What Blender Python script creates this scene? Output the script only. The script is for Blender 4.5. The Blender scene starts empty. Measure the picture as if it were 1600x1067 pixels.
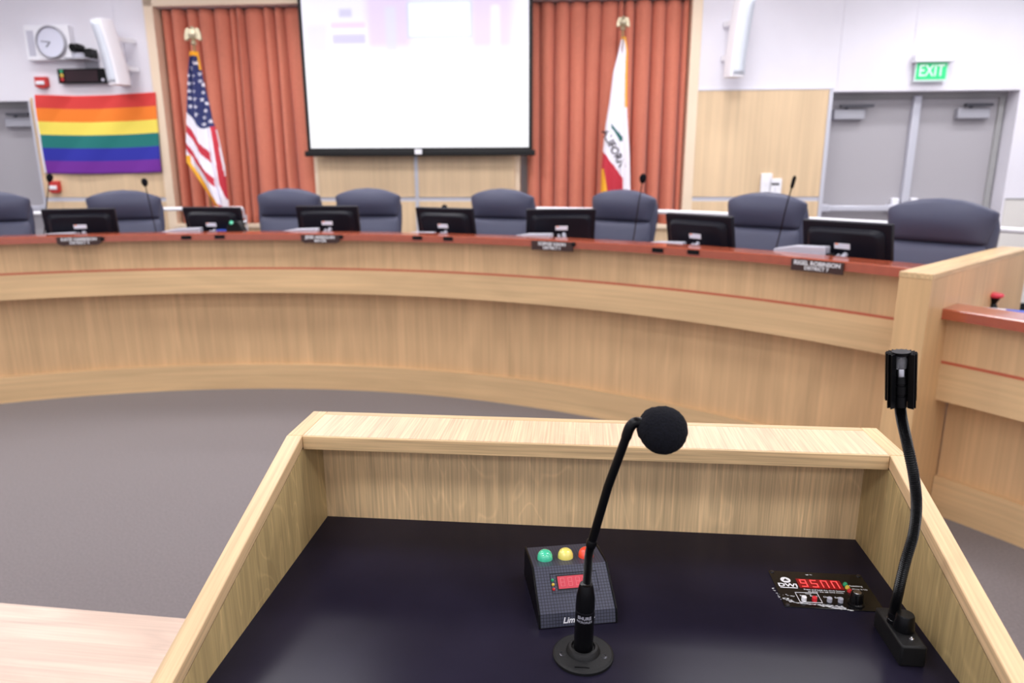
import bpy, bmesh, math, random
from mathutils import Vector, Matrix
PI = math.pi
R = math.radians
sc = bpy.context.scene
COL = sc.collection
random.seed(7)

# ------------------------------------------------------------------ camera model
F = 1100.0; TH = R(13.98); RO = R(-0.22); HC = 1.5
def ray(x, y):
    a = x - 800; b = -(y - 533.5); c, s = math.cos(RO), math.sin(RO); a, b = c*a - s*b, s*a + c*b
    return Vector((a, F*math.cos(TH) + b*math.sin(TH), -F*math.sin(TH) + b*math.cos(TH)))
EYE = Vector((0, 0, HC))
def atz(x, y, z): r = ray(x, y); return EYE + r*((z - HC)/r.z)
def aty(x, y, Y): r = ray(x, y); return EYE + r*(Y/r.y)
def onplane(x, y, n, d):
    r = ray(x, y); n = Vector(n); return EYE + r*((d - n.dot(EYE))/n.dot(r))
CX, CY = -1.743, 0.257                      # centre of the curved dais
def onR(x, y, rad):
    d = ray(x, y); ox, oy = -CX, -CY
    a = d.x**2 + d.y**2; b = 2*(ox*d.x + oy*d.y); c = ox*ox + oy*oy - rad*rad
    t = (-b + math.sqrt(b*b - 4*a*c))/(2*a); return EYE + d*t
def pol(r, ph, z=0): return Vector((CX + r*math.sin(ph), CY + r*math.cos(ph), z))
def phi(p): return math.atan2(p.x - CX, p.y - CY)
def rad(p): return math.hypot(p.x - CX, p.y - CY)

# wall frame: s along the back wall, off = distance in front of it
WA = R(4.0); WD = 7.3
WS = Vector((math.cos(WA), -math.sin(WA), 0)); WN = Vector((math.sin(WA), math.cos(WA), 0))
def W(s, off, z): return WS*s + WN*(WD - off) + Vector((0, 0, z))
def wp(x, y, off=0):
    p = onplane(x, y, WN, WD - off); return p.dot(WS), p.z
# lectern frame
LA = R(5.6)
LU = Vector((math.cos(LA), -math.sin(LA), 0)); LV = Vector((math.sin(LA), math.cos(LA), 0))
def L(u, v, z=0): return LU*u + LV*v + Vector((0, 0, z))
def lv(x, y, v):
    p = onplane(x, y, LV, v); return Vector((p.dot(LU), p.dot(LV), p.z))
def lz(x, y, z=1.04):
    p = atz(x, y, z); return Vector((p.dot(LU), p.dot(LV), p.z))

# ------------------------------------------------------------------ materials
def lin(c):
    o = []
    for v in c[:3]:
        v = v/255.0; o.append(v/12.92 if v <= 0.04045 else ((v + 0.055)/1.055)**2.4)
    return (*o, 1)
def newmat(name):
    m = bpy.data.materials.new(name); m.use_nodes = True
    nt = m.node_tree; b = nt.nodes['Principled BSDF']
    return m, nt, b
def N(nt, t, **k):
    n = nt.nodes.new(t)
    for a, v in k.items():
        if a in n.bl_rna.properties: setattr(n, a, v)
        else: n.inputs[a].default_value = v
    return n
def mat(name, c, rough=0.5, metal=0.0, noise=0.0, nscale=200.0, bump=0.0, spec=0.5, emit=None, es=0, trans=0, coat=0, sheen=0):
    m, nt, b = newmat(name)
    b.inputs['Base Color'].default_value = lin(c); b.inputs['Roughness'].default_value = rough
    b.inputs['Metallic'].default_value = metal; b.inputs['Specular IOR Level'].default_value = spec
    if trans: b.inputs['Transmission Weight'].default_value = trans
    if coat: b.inputs['Coat Weight'].default_value = coat; b.inputs['Coat Roughness'].default_value = 0.1
    if sheen: b.inputs['Sheen Weight'].default_value = sheen
    if emit is not None:
        b.inputs['Emission Color'].default_value = lin(emit); b.inputs['Emission Strength'].default_value = es
    tc = N(nt, 'ShaderNodeTexCoord'); no = N(nt, 'ShaderNodeTexNoise'); no.inputs['Scale'].default_value = nscale; no.inputs['Detail'].default_value = 4
    nt.links.new(tc.outputs['Object'], no.inputs['Vector'])
    if noise:
        mx = N(nt, 'ShaderNodeMix', data_type='RGBA', blend_type='MULTIPLY'); mx.inputs[0].default_value = 1
        rp = N(nt, 'ShaderNodeMapRange'); rp.inputs['From Min'].default_value = 0.3; rp.inputs['From Max'].default_value = 0.7
        rp.inputs['To Min'].default_value = 1 - noise; rp.inputs['To Max'].default_value = 1 + noise
        nt.links.new(no.outputs['Fac'], rp.inputs['Value'])
        mx.inputs[6].default_value = lin(c); nt.links.new(rp.outputs[0], mx.inputs[7]); nt.links.new(mx.outputs[2], b.inputs['Base Color'])
    if bump:
        bp = N(nt, 'ShaderNodeBump'); bp.inputs['Strength'].default_value = bump; bp.inputs['Distance'].default_value = 0.002
        nt.links.new(no.outputs['Fac'], bp.inputs['Height']); nt.links.new(bp.outputs[0], b.inputs['Normal'])
    return m
def wood(name, c, dark=0.72, along=2, uv=False, k=1.0, rough=0.42, rays=0.10, pores=0.12, spec=0.4, fine=0.10, slope=0.0):
    """oak veneer, grain along one axis (0,1,2) of object space or of the UV map"""
    m, nt, b = newmat(name); b.inputs['Roughness'].default_value = rough; b.inputs['Specular IOR Level'].default_value = spec
    tc = N(nt, 'ShaderNodeTexCoord'); src = tc.outputs['UV' if uv else 'Object']
    if slope:
        pr_ = N(nt, 'ShaderNodeMapping'); pr_.inputs['Rotation'].default_value = (-slope, 0, 0); nt.links.new(src, pr_.inputs['Vector']); src = pr_.outputs[0]
    def noise(across, alongs, detail, dist=0.0):
        mp = N(nt, 'ShaderNodeMapping'); s = [across*k]*3; s[along] = alongs*k; mp.inputs['Scale'].default_value = s
        nt.links.new(src, mp.inputs['Vector']); no = N(nt, 'ShaderNodeTexNoise'); no.inputs['Scale'].default_value = 1
        no.inputs['Detail'].default_value = detail; no.inputs['Distortion'].default_value = dist
        nt.links.new(mp.outputs[0], no.inputs['Vector']); return no.outputs['Fac']
    def rng(v, a, bb, lo, hi):
        r = N(nt, 'ShaderNodeMapRange'); r.inputs['From Min'].default_value = a; r.inputs['From Max'].default_value = bb
        r.inputs['To Min'].default_value = lo; r.inputs['To Max'].default_value = hi; nt.links.new(v, r.inputs['Value']); return r.outputs[0]
    def mul(a, bb):
        x = N(nt, 'ShaderNodeMath', operation='MULTIPLY'); nt.links.new(a, x.inputs[0]); nt.links.new(bb, x.inputs[1]); return x.outputs[0]
    g1 = rng(noise(9, 1.3, 3, 1.4), 0.3, 0.7, dark, 1.10)
    g2 = rng(noise(95, 1.6, 4, 0.4), 0.3, 0.7, 1 - fine, 1 + fine*.6)
    g3 = rng(noise(420, 9, 2), 0.35, 0.75, 1 + pores*0.3, 1 - pores)
    f = mul(mul(g1, g2), g3)
    if rays:
        n4 = noise(11, 3.5, 1.5, 1.0)
        w = N(nt, 'ShaderNodeMath', operation='MULTIPLY'); nt.links.new(n4, w.inputs[0]); w.inputs[1].default_value = 9
        fr = N(nt, 'ShaderNodeMath', operation='FRACT'); nt.links.new(w.outputs[0], fr.inputs[0])
        pk = N(nt, 'ShaderNodeMath', operation='PINGPONG'); nt.links.new(fr.outputs[0], pk.inputs[0]); pk.inputs[1].default_value = 0.5
        f = mul(f, rng(pk.outputs[0], 0.38, 0.5, 1, 1 + rays))
    mx = N(nt, 'ShaderNodeMix', data_type='RGBA', blend_type='MULTIPLY'); mx.inputs[0].default_value = 1
    mx.inputs[6].default_value = lin(c); nt.links.new(f, mx.inputs[7]); nt.links.new(mx.outputs[2], b.inputs['Base Color'])
    return m

OAK = (214, 176, 126)
M = {}
M['oak_v'] = wood('oak_vertical', (230, 198, 152), along=2, rays=0.13, dark=0.86, fine=.09, pores=.25)
M['oak_s'] = wood('oak_side_shaded', (188, 163, 114), along=2, rays=0.2, dark=0.85, fine=.14, pores=.22)  # shade inside the lectern is put into this darker veneer colour
M['oak_y'] = wood('oak_edge_long', (224, 190, 142), along=1, rays=0, dark=0.85, fine=.22, pores=.3)
M['oak_slope'] = wood('oak_edge_sloped', (222, 188, 144), along=1, rays=0, dark=0.86, fine=.16, pores=.2, slope=math.atan(.335))
M['oak_x'] = wood('oak_edge_cross', (222, 188, 140), along=0, rays=0, dark=0.85, fine=.22, pores=.3)
M['oak_top'] = wood('oak_shelf_top', (228, 192, 156), along=1, rays=0.04, dark=0.95, fine=.11, pores=.3)
M['dais_v'] = wood('dais_vertical', (218, 181, 136), along=1, uv=True, k=0.6, rays=0, dark=0.88, pores=0.0)
M['dais_h'] = wood('dais_horizontal', (221, 187, 141), along=0, uv=True, k=0.6, rays=0, dark=0.92, pores=0.0)
M['div_v'] = wood('divider_veneer', (214, 176, 128), along=2, rays=0, dark=0.9, k=0.45, pores=0.0)
M['maple'] = wood('maple_panel', (216, 189, 153), along=2, k=0.25, rays=0, dark=0.95, pores=0.0)
M['beech'] = wood('beech_laminate', (212, 186, 168), along=0, k=2.2, rays=0, dark=0.84, pores=0.0, rough=0.35)
M['rim'] = mat('red_rim', (168, 80, 52), rough=0.2, noise=0.06, nscale=30, spec=0.9, coat=0.5)
M['joint'] = mat('dark_joint', (38, 27, 16), rough=0.8)
M['accent'] = mat('red_inlay', (190, 98, 70), rough=0.5)
M['black_lam'] = mat('black_laminate', (31, 28, 42), rough=0.22, noise=0.25, nscale=6, spec=0.09)
M['black'] = mat('black_plastic', (8, 8, 10), rough=0.3, spec=0.22)
M['mon'] = mat('monitor_plastic', (15, 16, 27), rough=0.45, spec=0.2)
M['black_m'] = mat('black_matte', (11, 11, 13), rough=0.55, bump=0.15, nscale=900, spec=0.35)
M['foam'] = mat('black_foam', (15, 16, 23), rough=0.95, noise=0.35, nscale=500, bump=0.8, spec=0.2)
M['steel'] = mat('steel', (200, 200, 205), rough=0.25, metal=1)
M['silver'] = mat('silver_plastic', (185, 186, 198), rough=0.35)
M['alu'] = mat('aluminium', (205, 206, 216), rough=0.4, metal=0.35)
M['dsteel'] = mat('dark_screw', (90, 90, 96), rough=0.35, metal=1)
M['white'] = mat('white_paint', (236, 236, 242), rough=0.5)
M['wht'] = mat('white_print', (235, 235, 238), rough=0.5)
M['wall'] = mat('wall_paint', (228, 226, 234), rough=0.85, noise=0.02, nscale=3)
M['beige'] = mat('beige_paint', (222, 219, 214), rough=0.8)
M['ceil'] = mat('ceiling_tile', (210, 210, 212), rough=0.9)
M['cream'] = mat('cream_trim', (232, 212, 186), rough=0.5)
M['door'] = mat('door_paint', (172, 169, 174), rough=0.45)
M['doorf'] = mat('door_frame_paint', (160, 160, 160), rough=0.45)
M['doorL'] = mat('closer_grey', (170, 170, 178), rough=0.4, metal=0.3)
M['carpet'] = mat('carpet', (112, 104, 105), rough=1.0, noise=0.16, nscale=110, bump=0.5, sheen=0.35)
M['leather'] = mat('leather', (70, 73, 94), rough=0.5, bump=0.12, nscale=350, spec=0.3)
M['leather_s'] = mat('leather_lower', (84, 87, 108), rough=0.5, bump=0.12, nscale=350, spec=0.3)
M['curtain'] = mat('curtain_cloth', (206, 122, 98), rough=0.9, sheen=0.2, noise=0.05, nscale=60)
M['gold'] = mat('gold_fringe', (244, 178, 40), rough=0.6)
M['eagle'] = mat('gilt_metal', (196, 186, 158), rough=0.3, metal=0.5)
M['pole'] = mat('flag_pole_wood', (150, 110, 70), rough=0.4)
M['fwhite'] = mat('flag_white', (238, 236, 246), rough=0.8)
M['fred'] = mat('flag_red', (196, 50, 66), rough=0.8)
M['fblue'] = mat('flag_blue', (44, 52, 104), rough=0.8)
M['fgreen'] = mat('flag_green', (30, 100, 96), rough=0.8)
M['fbrown'] = mat('flag_letter', (52, 42, 52), rough=0.8)
for k, c in (('r_red', (214, 60, 56)), ('r_orange', (244, 128, 36)), ('r_yellow', (242, 222, 92)), ('r_green', (18, 116, 112)), ('r_blue', (38, 42, 160)), ('r_purple', (110, 36, 150))):
    M[k] = mat(k, c, rough=0.75)
M['plate'] = mat('plate_brown', (60, 38, 34), rough=0.35)
M['alarm'] = mat('alarm_red', (196, 50, 46), rough=0.4)
M['glass'] = mat('clock_glass', (214, 216, 232), rough=0.08, coat=1)
M['greyg'] = mat('grille_grey', (190, 190, 204), rough=0.7)
M['ledgreen'] = mat('led_green', (30, 130, 90), rough=0.3, emit=(20, 160, 100), es=0.15)
M['ledyellow'] = mat('led_yellow', (190, 160, 60), rough=0.3, emit=(200, 170, 60), es=0.15)
M['ledred'] = mat('led_red', (170, 30, 36), rough=0.3, emit=(200, 30, 30), es=0.15)
M['lens_g'] = mat('lens_green', (70, 206, 160), rough=0.12, coat=1)
M['lens_y'] = mat('lens_yellow', (238, 222, 110), rough=0.12, coat=1)
M['lens_r'] = mat('lens_red', (240, 70, 44), rough=0.12, coat=1)
M['dispoff'] = mat('display_off', (196, 70, 82), rough=0.25, coat=0.5)
M['dispseg'] = mat('display_ghost', (206, 96, 104), rough=0.3)
M['dispred'] = mat('display_red', (100, 6, 12), rough=0.3, emit=(190, 10, 20), es=0.2)
M['seglit'] = mat('segment_lit', (250, 80, 80), rough=0.3, emit=(255, 80, 80), es=0.7)
M['disp_dark'] = mat('display_dark', (42, 16, 24), rough=0.3)
M['bulb'] = mat('bulb_glass', (240, 240, 245), rough=0.05, trans=0.9)
M['btn_red'] = mat('button_red', (214, 40, 50), rough=0.4)
M['btn_grey'] = mat('button_grey', (170, 170, 182), rough=0.4)
M['stamp'] = mat('stamp_knob', (224, 70, 88), rough=0.35)
M['blue'] = mat('blue_print', (50, 86, 196), rough=0.5)
M['paper'] = mat('paper', (232, 232, 244), rough=0.7)
M['exitg'] = mat('exit_green', (50, 205, 130), rough=0.4, emit=(70, 230, 150), es=0.12)
M['exitw'] = mat('exit_letter', (226, 246, 238), rough=0.4, emit=(220, 250, 238), es=0.05)
M['clear'] = mat('clear_acrylic', (225, 245, 240), rough=0.1)
M['lightpanel'] = mat('light_diffuser', (255, 255, 255), rough=0.5, emit=(250, 250, 255), es=6)
M['worn'] = mat('worn_white', (236, 236, 240), rough=0.9)

# timer face: dark blue-grey with a fine black grid
def grid_mat(name, c, period, line=0.12):
    m, nt, b = newmat(name); b.inputs['Roughness'].default_value = 0.35
    tc = N(nt, 'ShaderNodeTexCoord'); mp = N(nt, 'ShaderNodeMapping'); mp.inputs['Scale'].default_value = (1/period,)*3
    nt.links.new(tc.outputs['UV'], mp.inputs['Vector']); sx = N(nt, 'ShaderNodeSeparateXYZ'); nt.links.new(mp.outputs[0], sx.inputs[0])
    outs = []
    for i in (0, 1):
        f = N(nt, 'ShaderNodeMath', operation='FRACT'); nt.links.new(sx.outputs[i], f.inputs[0])
        g = N(nt, 'ShaderNodeMath', operation='GREATER_THAN'); nt.links.new(f.outputs[0], g.inputs[0]); g.inputs[1].default_value = line; outs.append(g.outputs[0])
    mu = N(nt, 'ShaderNodeMath', operation='MULTIPLY'); nt.links.new(outs[0], mu.inputs[0]); nt.links.new(outs[1], mu.inputs[1])
    mx = N(nt, 'ShaderNodeMix', data_type='RGBA'); nt.links.new(mu.outputs[0], mx.inputs[0]); mx.inputs[6].default_value = lin((14, 14, 20)); mx.inputs[7].default_value = lin(c)
    nt.links.new(mx.outputs[2], b.inputs['Base Color']); return m
M['grid'] = grid_mat('timer_grid', (66, 68, 84), 0.0033, line=0.16)

# ------------------------------------------------------------------ mesh builder
class MB:
    def __init__(s): s.bm = bmesh.new(); s.uv = s.bm.loops.layers.uv.new('UVMap'); s.mi = 0
    def face(s, vs, uvs=None):
        try: f = s.bm.faces.new(vs)
        except ValueError: return None
        f.material_index = s.mi
        if uvs:
            for l, t in zip(f.loops, uvs): l[s.uv].uv = t
        return f
    def box(s, x0, x1, y0, y1, z0, z1, T=None):
        v = [Vector((x, y, z)) for x in (x0, x1) for y in (y0, y1) for z in (z0, z1)]
        if T is not None: v = [T @ p for p in v]
        v = [s.bm.verts.new(p) for p in v]
        for q in ((0, 1, 3, 2), (4, 6, 7, 5), (0, 4, 5, 1), (2, 3, 7, 6), (0, 2, 6, 4), (1, 5, 7, 3)):
            s.face([v[i] for i in q])
        return s
    def prism(s, poly, a, b, T=None):
        """poly in local (x, z), extruded along y from a to b"""
        v0 = [Vector((p[0], a, p[1])) for p in poly]; v1 = [Vector((p[0], b, p[1])) for p in poly]
        if T is not None: v0 = [T @ p for p in v0]; v1 = [T @ p for p in v1]
        v0 = [s.bm.verts.new(p) for p in v0]; v1 = [s.bm.verts.new(p) for p in v1]; n = len(poly)
        s.face(v0); s.face(v1[::-1])
        for i in range(n): s.face([v0[i], v1[i], v1[(i+1) % n], v0[(i+1) % n]])
        return s
    def tube(s, pts, r, n=12, cap=True):
        pts = [Vector(p) for p in pts]; rs = r if isinstance(r, (list, tuple)) else [r]*len(pts); rings = []
        up = None
        for i, p in enumerate(pts):
            d = (pts[min(i+1, len(pts)-1)] - pts[max(i-1, 0)])
            if d.length < 1e-9: d = Vector((0, 0, 1))
            d.normalize()
            if up is None:
                up = Vector((1, 0, 0)) if abs(d.x) < 0.9 else Vector((0, 1, 0))
            a = (up - d*up.dot(d)).normalized(); b = d.cross(a); up = a
            rings.append([s.bm.verts.new(p + (a*math.cos(t) + b*math.sin(t))*rs[i]) for t in [2*PI*k/n for k in range(n)]])
        for i in range(len(rings)-1):
            for k in range(n): s.face([rings[i][k], rings[i][(k+1) % n], rings[i+1][(k+1) % n], rings[i+1][k]])
        if cap: s.face(rings[0][::-1]); s.face(rings[-1])
        return s
    def lathe(s, prof, n=32, T=None):
        """prof = [(r, z)...] about local z"""
        rings = []
        for r, z in prof:
            ring = [Vector((max(r, 1e-5)*math.cos(2*PI*k/n), max(r, 1e-5)*math.sin(2*PI*k/n), z)) for k in range(n)]
            if T is not None: ring = [T @ p for p in ring]
            rings.append([s.bm.verts.new(p) for p in ring])
        for i in range(len(rings)-1):
            for k in range(n): s.face([rings[i][k], rings[i][(k+1) % n], rings[i+1][(k+1) % n], rings[i+1][k]])
        s.face(rings[0][::-1]); s.face(rings[-1]); return s
    def ring(s, prof, p0, p1, n=96):
        """closed profile [(r, z)] swept about the dais centre from angle p0 to p1"""
        m = len(prof); st = []
        for i in range(n+1):
            ph = p0 + (p1-p0)*i/n; st.append([s.bm.verts.new(pol(r, ph, z)) for r, z in prof])
        for i in range(n):
            ua = (p0 + (p1-p0)*i/n)*4.4; ub = (p0 + (p1-p0)*(i+1)/n)*4.4
            for k in range(m):
                q = (k+1) % m; (r0, z0), (r1, z1) = prof[k], prof[q]
                if abs(z1-z0) >= abs(r1-r0): va, vb = z0, z1
                else: va, vb = r0, r1
                s.face([st[i][k], st[i+1][k], st[i+1][q], st[i][q]], [(ua, va), (ub, va), (ub, vb), (ua, vb)])
        s.face(st[0][::-1]); s.face(st[-1]); return s
    def grid(s, fn, nu, nv, matfn=None, closed=False):
        vs = [[s.bm.verts.new(fn(i/nu, j/nv)) for j in range(nv+1)] for i in range(nu + (0 if closed else 1))]
        for i in range(nu):
            for j in range(nv):
                i2 = (i+1) % len(vs) if closed else i+1
                f = s.face([vs[i][j], vs[i2][j], vs[i2][j+1], vs[i][j+1]], [(i/nu, j/nv), ((i+1)/nu, j/nv), ((i+1)/nu, (j+1)/nv), (i/nu, (j+1)/nv)])
                if f and matfn: f.material_index = matfn((i+.5)/nu, (j+.5)/nv)
        if closed:
            s.face([v[0] for v in vs][::-1]); s.face([v[-1] for v in vs])
        return s
    def obj(s, name, m, parent=None, loc=None, rot=None, smooth=35, bevel=0, seg=2, mx=None, thick=0, sub=0):
        bmesh.ops.recalc_face_normals(s.bm, faces=s.bm.faces)
        me = bpy.data.meshes.new(name); s.bm.to_mesh(me); s.bm.free()
        for mm in (m if isinstance(m, (list, tuple)) else [m]): me.materials.append(M[mm])
        o = bpy.data.objects.new(name, me); COL.objects.link(o)
        if smooth:
            me.polygons.foreach_set('use_smooth', [True]*len(me.polygons)); me.set_sharp_from_angle(angle=R(smooth))
        if parent: o.parent = parent
        if mx is not None: o.matrix_local = mx
        if loc is not None: o.location = loc
        if rot is not None: o.rotation_euler = rot
        if bevel:
            b = o.modifiers.new('bevel', 'BEVEL'); b.width = bevel; b.segments = seg; b.limit_method = 'ANGLE'; b.angle_limit = R(40)
        if thick:
            b = o.modifiers.new('thickness', 'SOLIDIFY'); b.thickness = thick
        if sub:
            b = o.modifiers.new('subdivision', 'SUBSURF'); b.levels = sub; b.render_levels = sub
        return o
def tag(o, label=None, cat=None, group=None, kind=None):
    if label: o['label'] = label
    if cat: o['category'] = cat
    if group: o['group'] = group
    if kind: o['kind'] = kind
    return o
def thing(name, label, cat, loc, rz=0, group=None):
    o = bpy.data.objects.new(name, None); COL.objects.link(o); o.empty_display_size = 0.05
    o.location = loc; o.rotation_euler = (0, 0, rz); return tag(o, label, cat, group)
def struct(o): o['kind'] = 'structure'; return o
def frame(o, right, up):
    r = Vector(right).normalized(); u = Vector(up).normalized(); n = r.cross(u)
    u = n.cross(r)
    mm = Matrix((r, u, n)).transposed().to_4x4(); mm.translation = Vector(o); return mm
def text(name, body, size, m, parent, mx, align='CENTER', ext=0.0002, shear=0.0, bold=0.0, sx=1.0, label=None):
    cu = bpy.data.curves.new(name, 'FONT'); cu.body = body; cu.size = size; cu.align_x = align; cu.align_y = 'CENTER'
    cu.extrude = ext; cu.shear = shear; cu.offset = bold; cu.resolution_u = 3; cu.space_line = 0.95
    t = bpy.data.objects.new('tmp', cu); COL.objects.link(t); bpy.context.view_layer.update()
    me = bpy.data.meshes.new_from_object(t.evaluated_get(bpy.context.evaluated_depsgraph_get()))
    COL.objects.unlink(t); bpy.data.objects.remove(t); bpy.data.curves.remove(cu)
    me.materials.clear(); me.materials.append(M[m])
    if sx != 1: me.transform(Matrix.Diagonal((sx, 1, 1, 1)))
    o = bpy.data.objects.new(name, me); COL.objects.link(o); o.parent = parent; o.matrix_local = mx
    if label: o['label'] = label
    return o
def copy_tree(o, parent=None):
    c = o.copy(); COL.objects.link(c)
    if parent is not None: c.parent = parent; c.matrix_parent_inverse = o.matrix_parent_inverse.copy()
    for ch in list(o.children): copy_tree(ch, c)
    return c
def spline(pts, n=8):
    pts = [Vector(p) for p in pts]; out = []
    P = [2*pts[0]-pts[1]] + pts + [2*pts[-1]-pts[-2]]
    for i in range(1, len(P)-2):
        for k in range(n):
            t = k/n; a, b, c, d = P[i-1], P[i], P[i+1], P[i+2]
            out.append(0.5*((2*b) + (c-a)*t + (2*a-5*b+4*c-d)*t*t + (3*b-a-3*c+d)*t**3))
    out.append(pts[-1]); return out

# ------------------------------------------------------------------ room shell
m = MB(); m.box(-9, 9, -5, 9.5, -0.1, 0); struct(m.obj('floor', 'carpet', smooth=0))
m = MB(); m.box(-9, 9, -5, 9.5, 3.55, 3.65); struct(m.obj('ceiling', 'ceil', smooth=0))
sL = wp(258, 170)[0]; sR = wp(1074, 170)[0]; zTop = (wp(245, 12)[1] + wp(840, -2)[1])/2 - 0.0
sDL = wp(1295, 200)[0]; sDR = wp(1585, 200)[0]; zD = wp(1420, 142)[1]
sLW = wp(53, 200)[0]; zDL = wp(20, 158)[1]
zStrip = wp(700, 311)[1]
zPan = wp(1190, 141)[1]
sC0 = wp(493, 290)[0]; sC1 = wp(812, 290)[0]
zSill = wp(1012, 352, 0)[1]
print('WALL', dict(sL=sL, sR=sR, zTop=zTop, sDL=sDL, sDR=sDR, zD=zD, sLW=sLW, zDL=zDL, zStrip=zStrip, zPan=zPan, sC0=sC0, sC1=sC1, zSill=zSill))
WM = Matrix.Rotation(-WA, 4, 'Z'); WM.translation = WN*WD           # local: x = s, y = into the wall, z
def wobj(m, name, mm, **k): o = m.obj(name, mm, **k); o.matrix_world = WM; return o
TK = 0.35
m = MB()
m.box(-9, sLW-1.9, 0, TK, 0, 3.55); m.box(sLW-1.9, sLW, 0, TK, zDL, 3.55); m.box(sLW, sL, 0, TK, 0, 3.55)
m.box(sL, sR, 0, TK, zTop, 3.55); m.box(sL, sR, 0.30, TK, 0, zTop)
m.box(sR, sDL, 0, TK, 0, 3.55); m.box(sDL, sDR, 0, TK, zD, 3.55); m.box(sDR, 9, 0, TK, 0, 3.55)
m.box(sLW-1.9, sLW, TK-.05, TK, 0, zDL); m.box(sDL, sDR, TK-.05, TK, 0, zD)
struct(wobj(m, 'wall_back', 'wall', smooth=0))
m = MB(); m.box(sDR+.02, 9, -0.014, 0.0, 0.15, zStrip-.01)
struct(wobj(m, 'wall_wainscot', 'beige', smooth=0))
m = MB(); m.box(sDR+.02, 9, -0.018, 0.0, zStrip-.008, zStrip+.006); struct(wobj(m, 'trim_1', 'doorf', smooth=0))
# upper wall reveals: fine vertical joints of the upper panels
m = MB()
for px, py in ((1316, 60), (1430, 60), (176, 20)):
    s0 = wp(px, py)[0]; m.box(s0-.008, s0+.008, -0.006, 0.0, zD+.05, 3.5)
struct(wobj(m, 'trim_2', 'wall', smooth=0))
# maple wall panels
def panel(a, b, z0, z1, name, th=0.02, y0=0.0):
    m = MB(); m.box(a, b, y0-th, y0, z0, z1); return struct(wobj(m, name, 'maple', smooth=0))
sh = 0.022
panel(sLW+.02, sL-.09, 0.12, zStrip-sh, 'wall_panel'); panel(sLW+.02, sL-.09, zStrip+sh, zPan, 'wall_panel')
panel(sR+.09, sDL-.035, 0.12, zStrip-sh, 'wall_panel'); panel(sR+.09, sDL-.035, zStrip+sh, zPan, 'wall_panel')
cm = wp(652, 290)[0]; cw = 0.02
for a, b in ((sC0+.05, cm-cw), (cm+cw, sC1-.05)):
    panel(a, b, 0.12, zStrip-sh, 'wall_panel', y0=0.0, th=0.03); panel(a, b, zStrip+sh, 2.6, 'wall_panel', y0=0.0, th=0.03)
# the pier behind the centre panels
m = MB(); m.box(sC0, sC1, 0.0, 0.30, 0, 2.62); struct(wobj(m, 'wall_pier', 'cream', smooth=0))
# aluminium strips
m = MB()
m.box(sLW+.02, sL-.09, -0.012, 0.0, zStrip-sh, zStrip+sh); m.box(sR+.09, sDL-.035, -0.012, 0, zStrip-sh, zStrip+sh)
struct(wobj(m, 'trim_3', 'alu', smooth=0))
m = MB(); m.box(sC0+.05, sC1-.05, -0.02, 0, zStrip-sh, zStrip+sh); m.box(cm-cw, cm+cw, -0.024, 0, 0.12, 2.6)
struct(wobj(m, 'trim_4', 'alu', smooth=0))
m = MB(); m.box(sDL-.035, sDL, -0.03, 0.02, 0, zD+.01); m.box(sR+.09, sDL, -0.025, 0, zPan, zPan+.012); m.box(sLW, sLW+.02, -.03, .02, 0, zDL)
struct(wobj(m, 'trim_5', 'alu', smooth=0))
# cream timber frame round the curtain alcove
m = MB(); m.box(sL-.09, sL+.005, -0.03, 0.29, 0, zTop+.07); struct(wobj(m, 'trim_6', 'cream', bevel=.004, smooth=0))
m = MB(); m.box(sR-.005, sR+.09, -0.03, 0.29, 0, zTop+.07); struct(wobj(m, 'trim_7', 'cream', bevel=.004, smooth=0))
m = MB(); m.box(sL-.09, sR+.09, -0.03, 0.0, zTop, zTop+.07); struct(wobj(m, 'trim_8', 'cream', bevel=.004, smooth=0))
# low panelled plinth below the curtains
m = MB(); m.box(sL, sC0, -0.02, 0.28, 0, zSill-.03); m.box(sC1, sR, -.02, .28, 0, zSill-.03); struct(wobj(m, 'wall_plinth', 'maple', smooth=0))
m = MB(); m.box(sL-.02, sC0, -0.05, 0.28, zSill-.03, zSill+.01); m.box(sC1, sR+.02, -.05, .28, zSill-.03, zSill+.01); struct(wobj(m, 'trim_9', 'cream', bevel=.005, smooth=0))
# skirting
m = MB(); m.box(sDR+.02, 9, -0.02, 0, 0, .15); m.box(sR+.09, sDL-.035, -.02, 0, 0, .12); m.box(sLW+.02, sL-.09, -.02, 0, 0, .12)
struct(wobj(m, 'baseboard_back', 'black_m', smooth=0))

# doors
yD = 0.20
def door_leaf(name, a, b, zt, hinge_left, closer_px=None, bar_fade=False):
    m = MB(); m.box(a, b, yD, yD+.045, 0.01, zt)
    o = struct(wobj(m, name, 'door', bevel=.003, smooth=0))
    w = b-a; zb = 1.075
    m = MB(); x0, x1 = a+.05, b-.05
    m.box(x0, x1, yD-.085, yD-.035, zb-.028, zb+.028)
    m.box(x0, x0+.10, yD-.09, yD, zb-.036, zb+.036); m.box(x1-.10, x1, yD-.09, yD, zb-.036, zb+.036)
    bar = m.obj('push_bar', 'alu', bevel=.008); bar.parent = o
    m = MB(); hx = b-.07 if hinge_left else a+.07
    m.box(hx-.035, hx+.035, yD-.06, yD, zb+.01, zb+.10)
    l = m.obj('latch_housing', 'white', bevel=.012); l.parent = o
    m = MB(); c0 = (a+.10) if hinge_left else (b-.10-.30)
    m.box(c0, c0+.30, yD-.075, yD, zt-.20, zt-.10)
    c = m.obj('door_closer', 'doorL', bevel=.01); c.parent = o
    m = MB()
    m.box(c0+.05, c0+.36 if hinge_left else c0+.30, yD-.11, yD-.06, zt-.085, zt-.06)
    m.tube([(c0+.12, yD-.06, zt-.1), (c0+.12, yD-.06, zt-.06)], .016)
    c2 = m.obj('closer_arm', 'dsteel'); c2.parent = c
    return o
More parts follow.
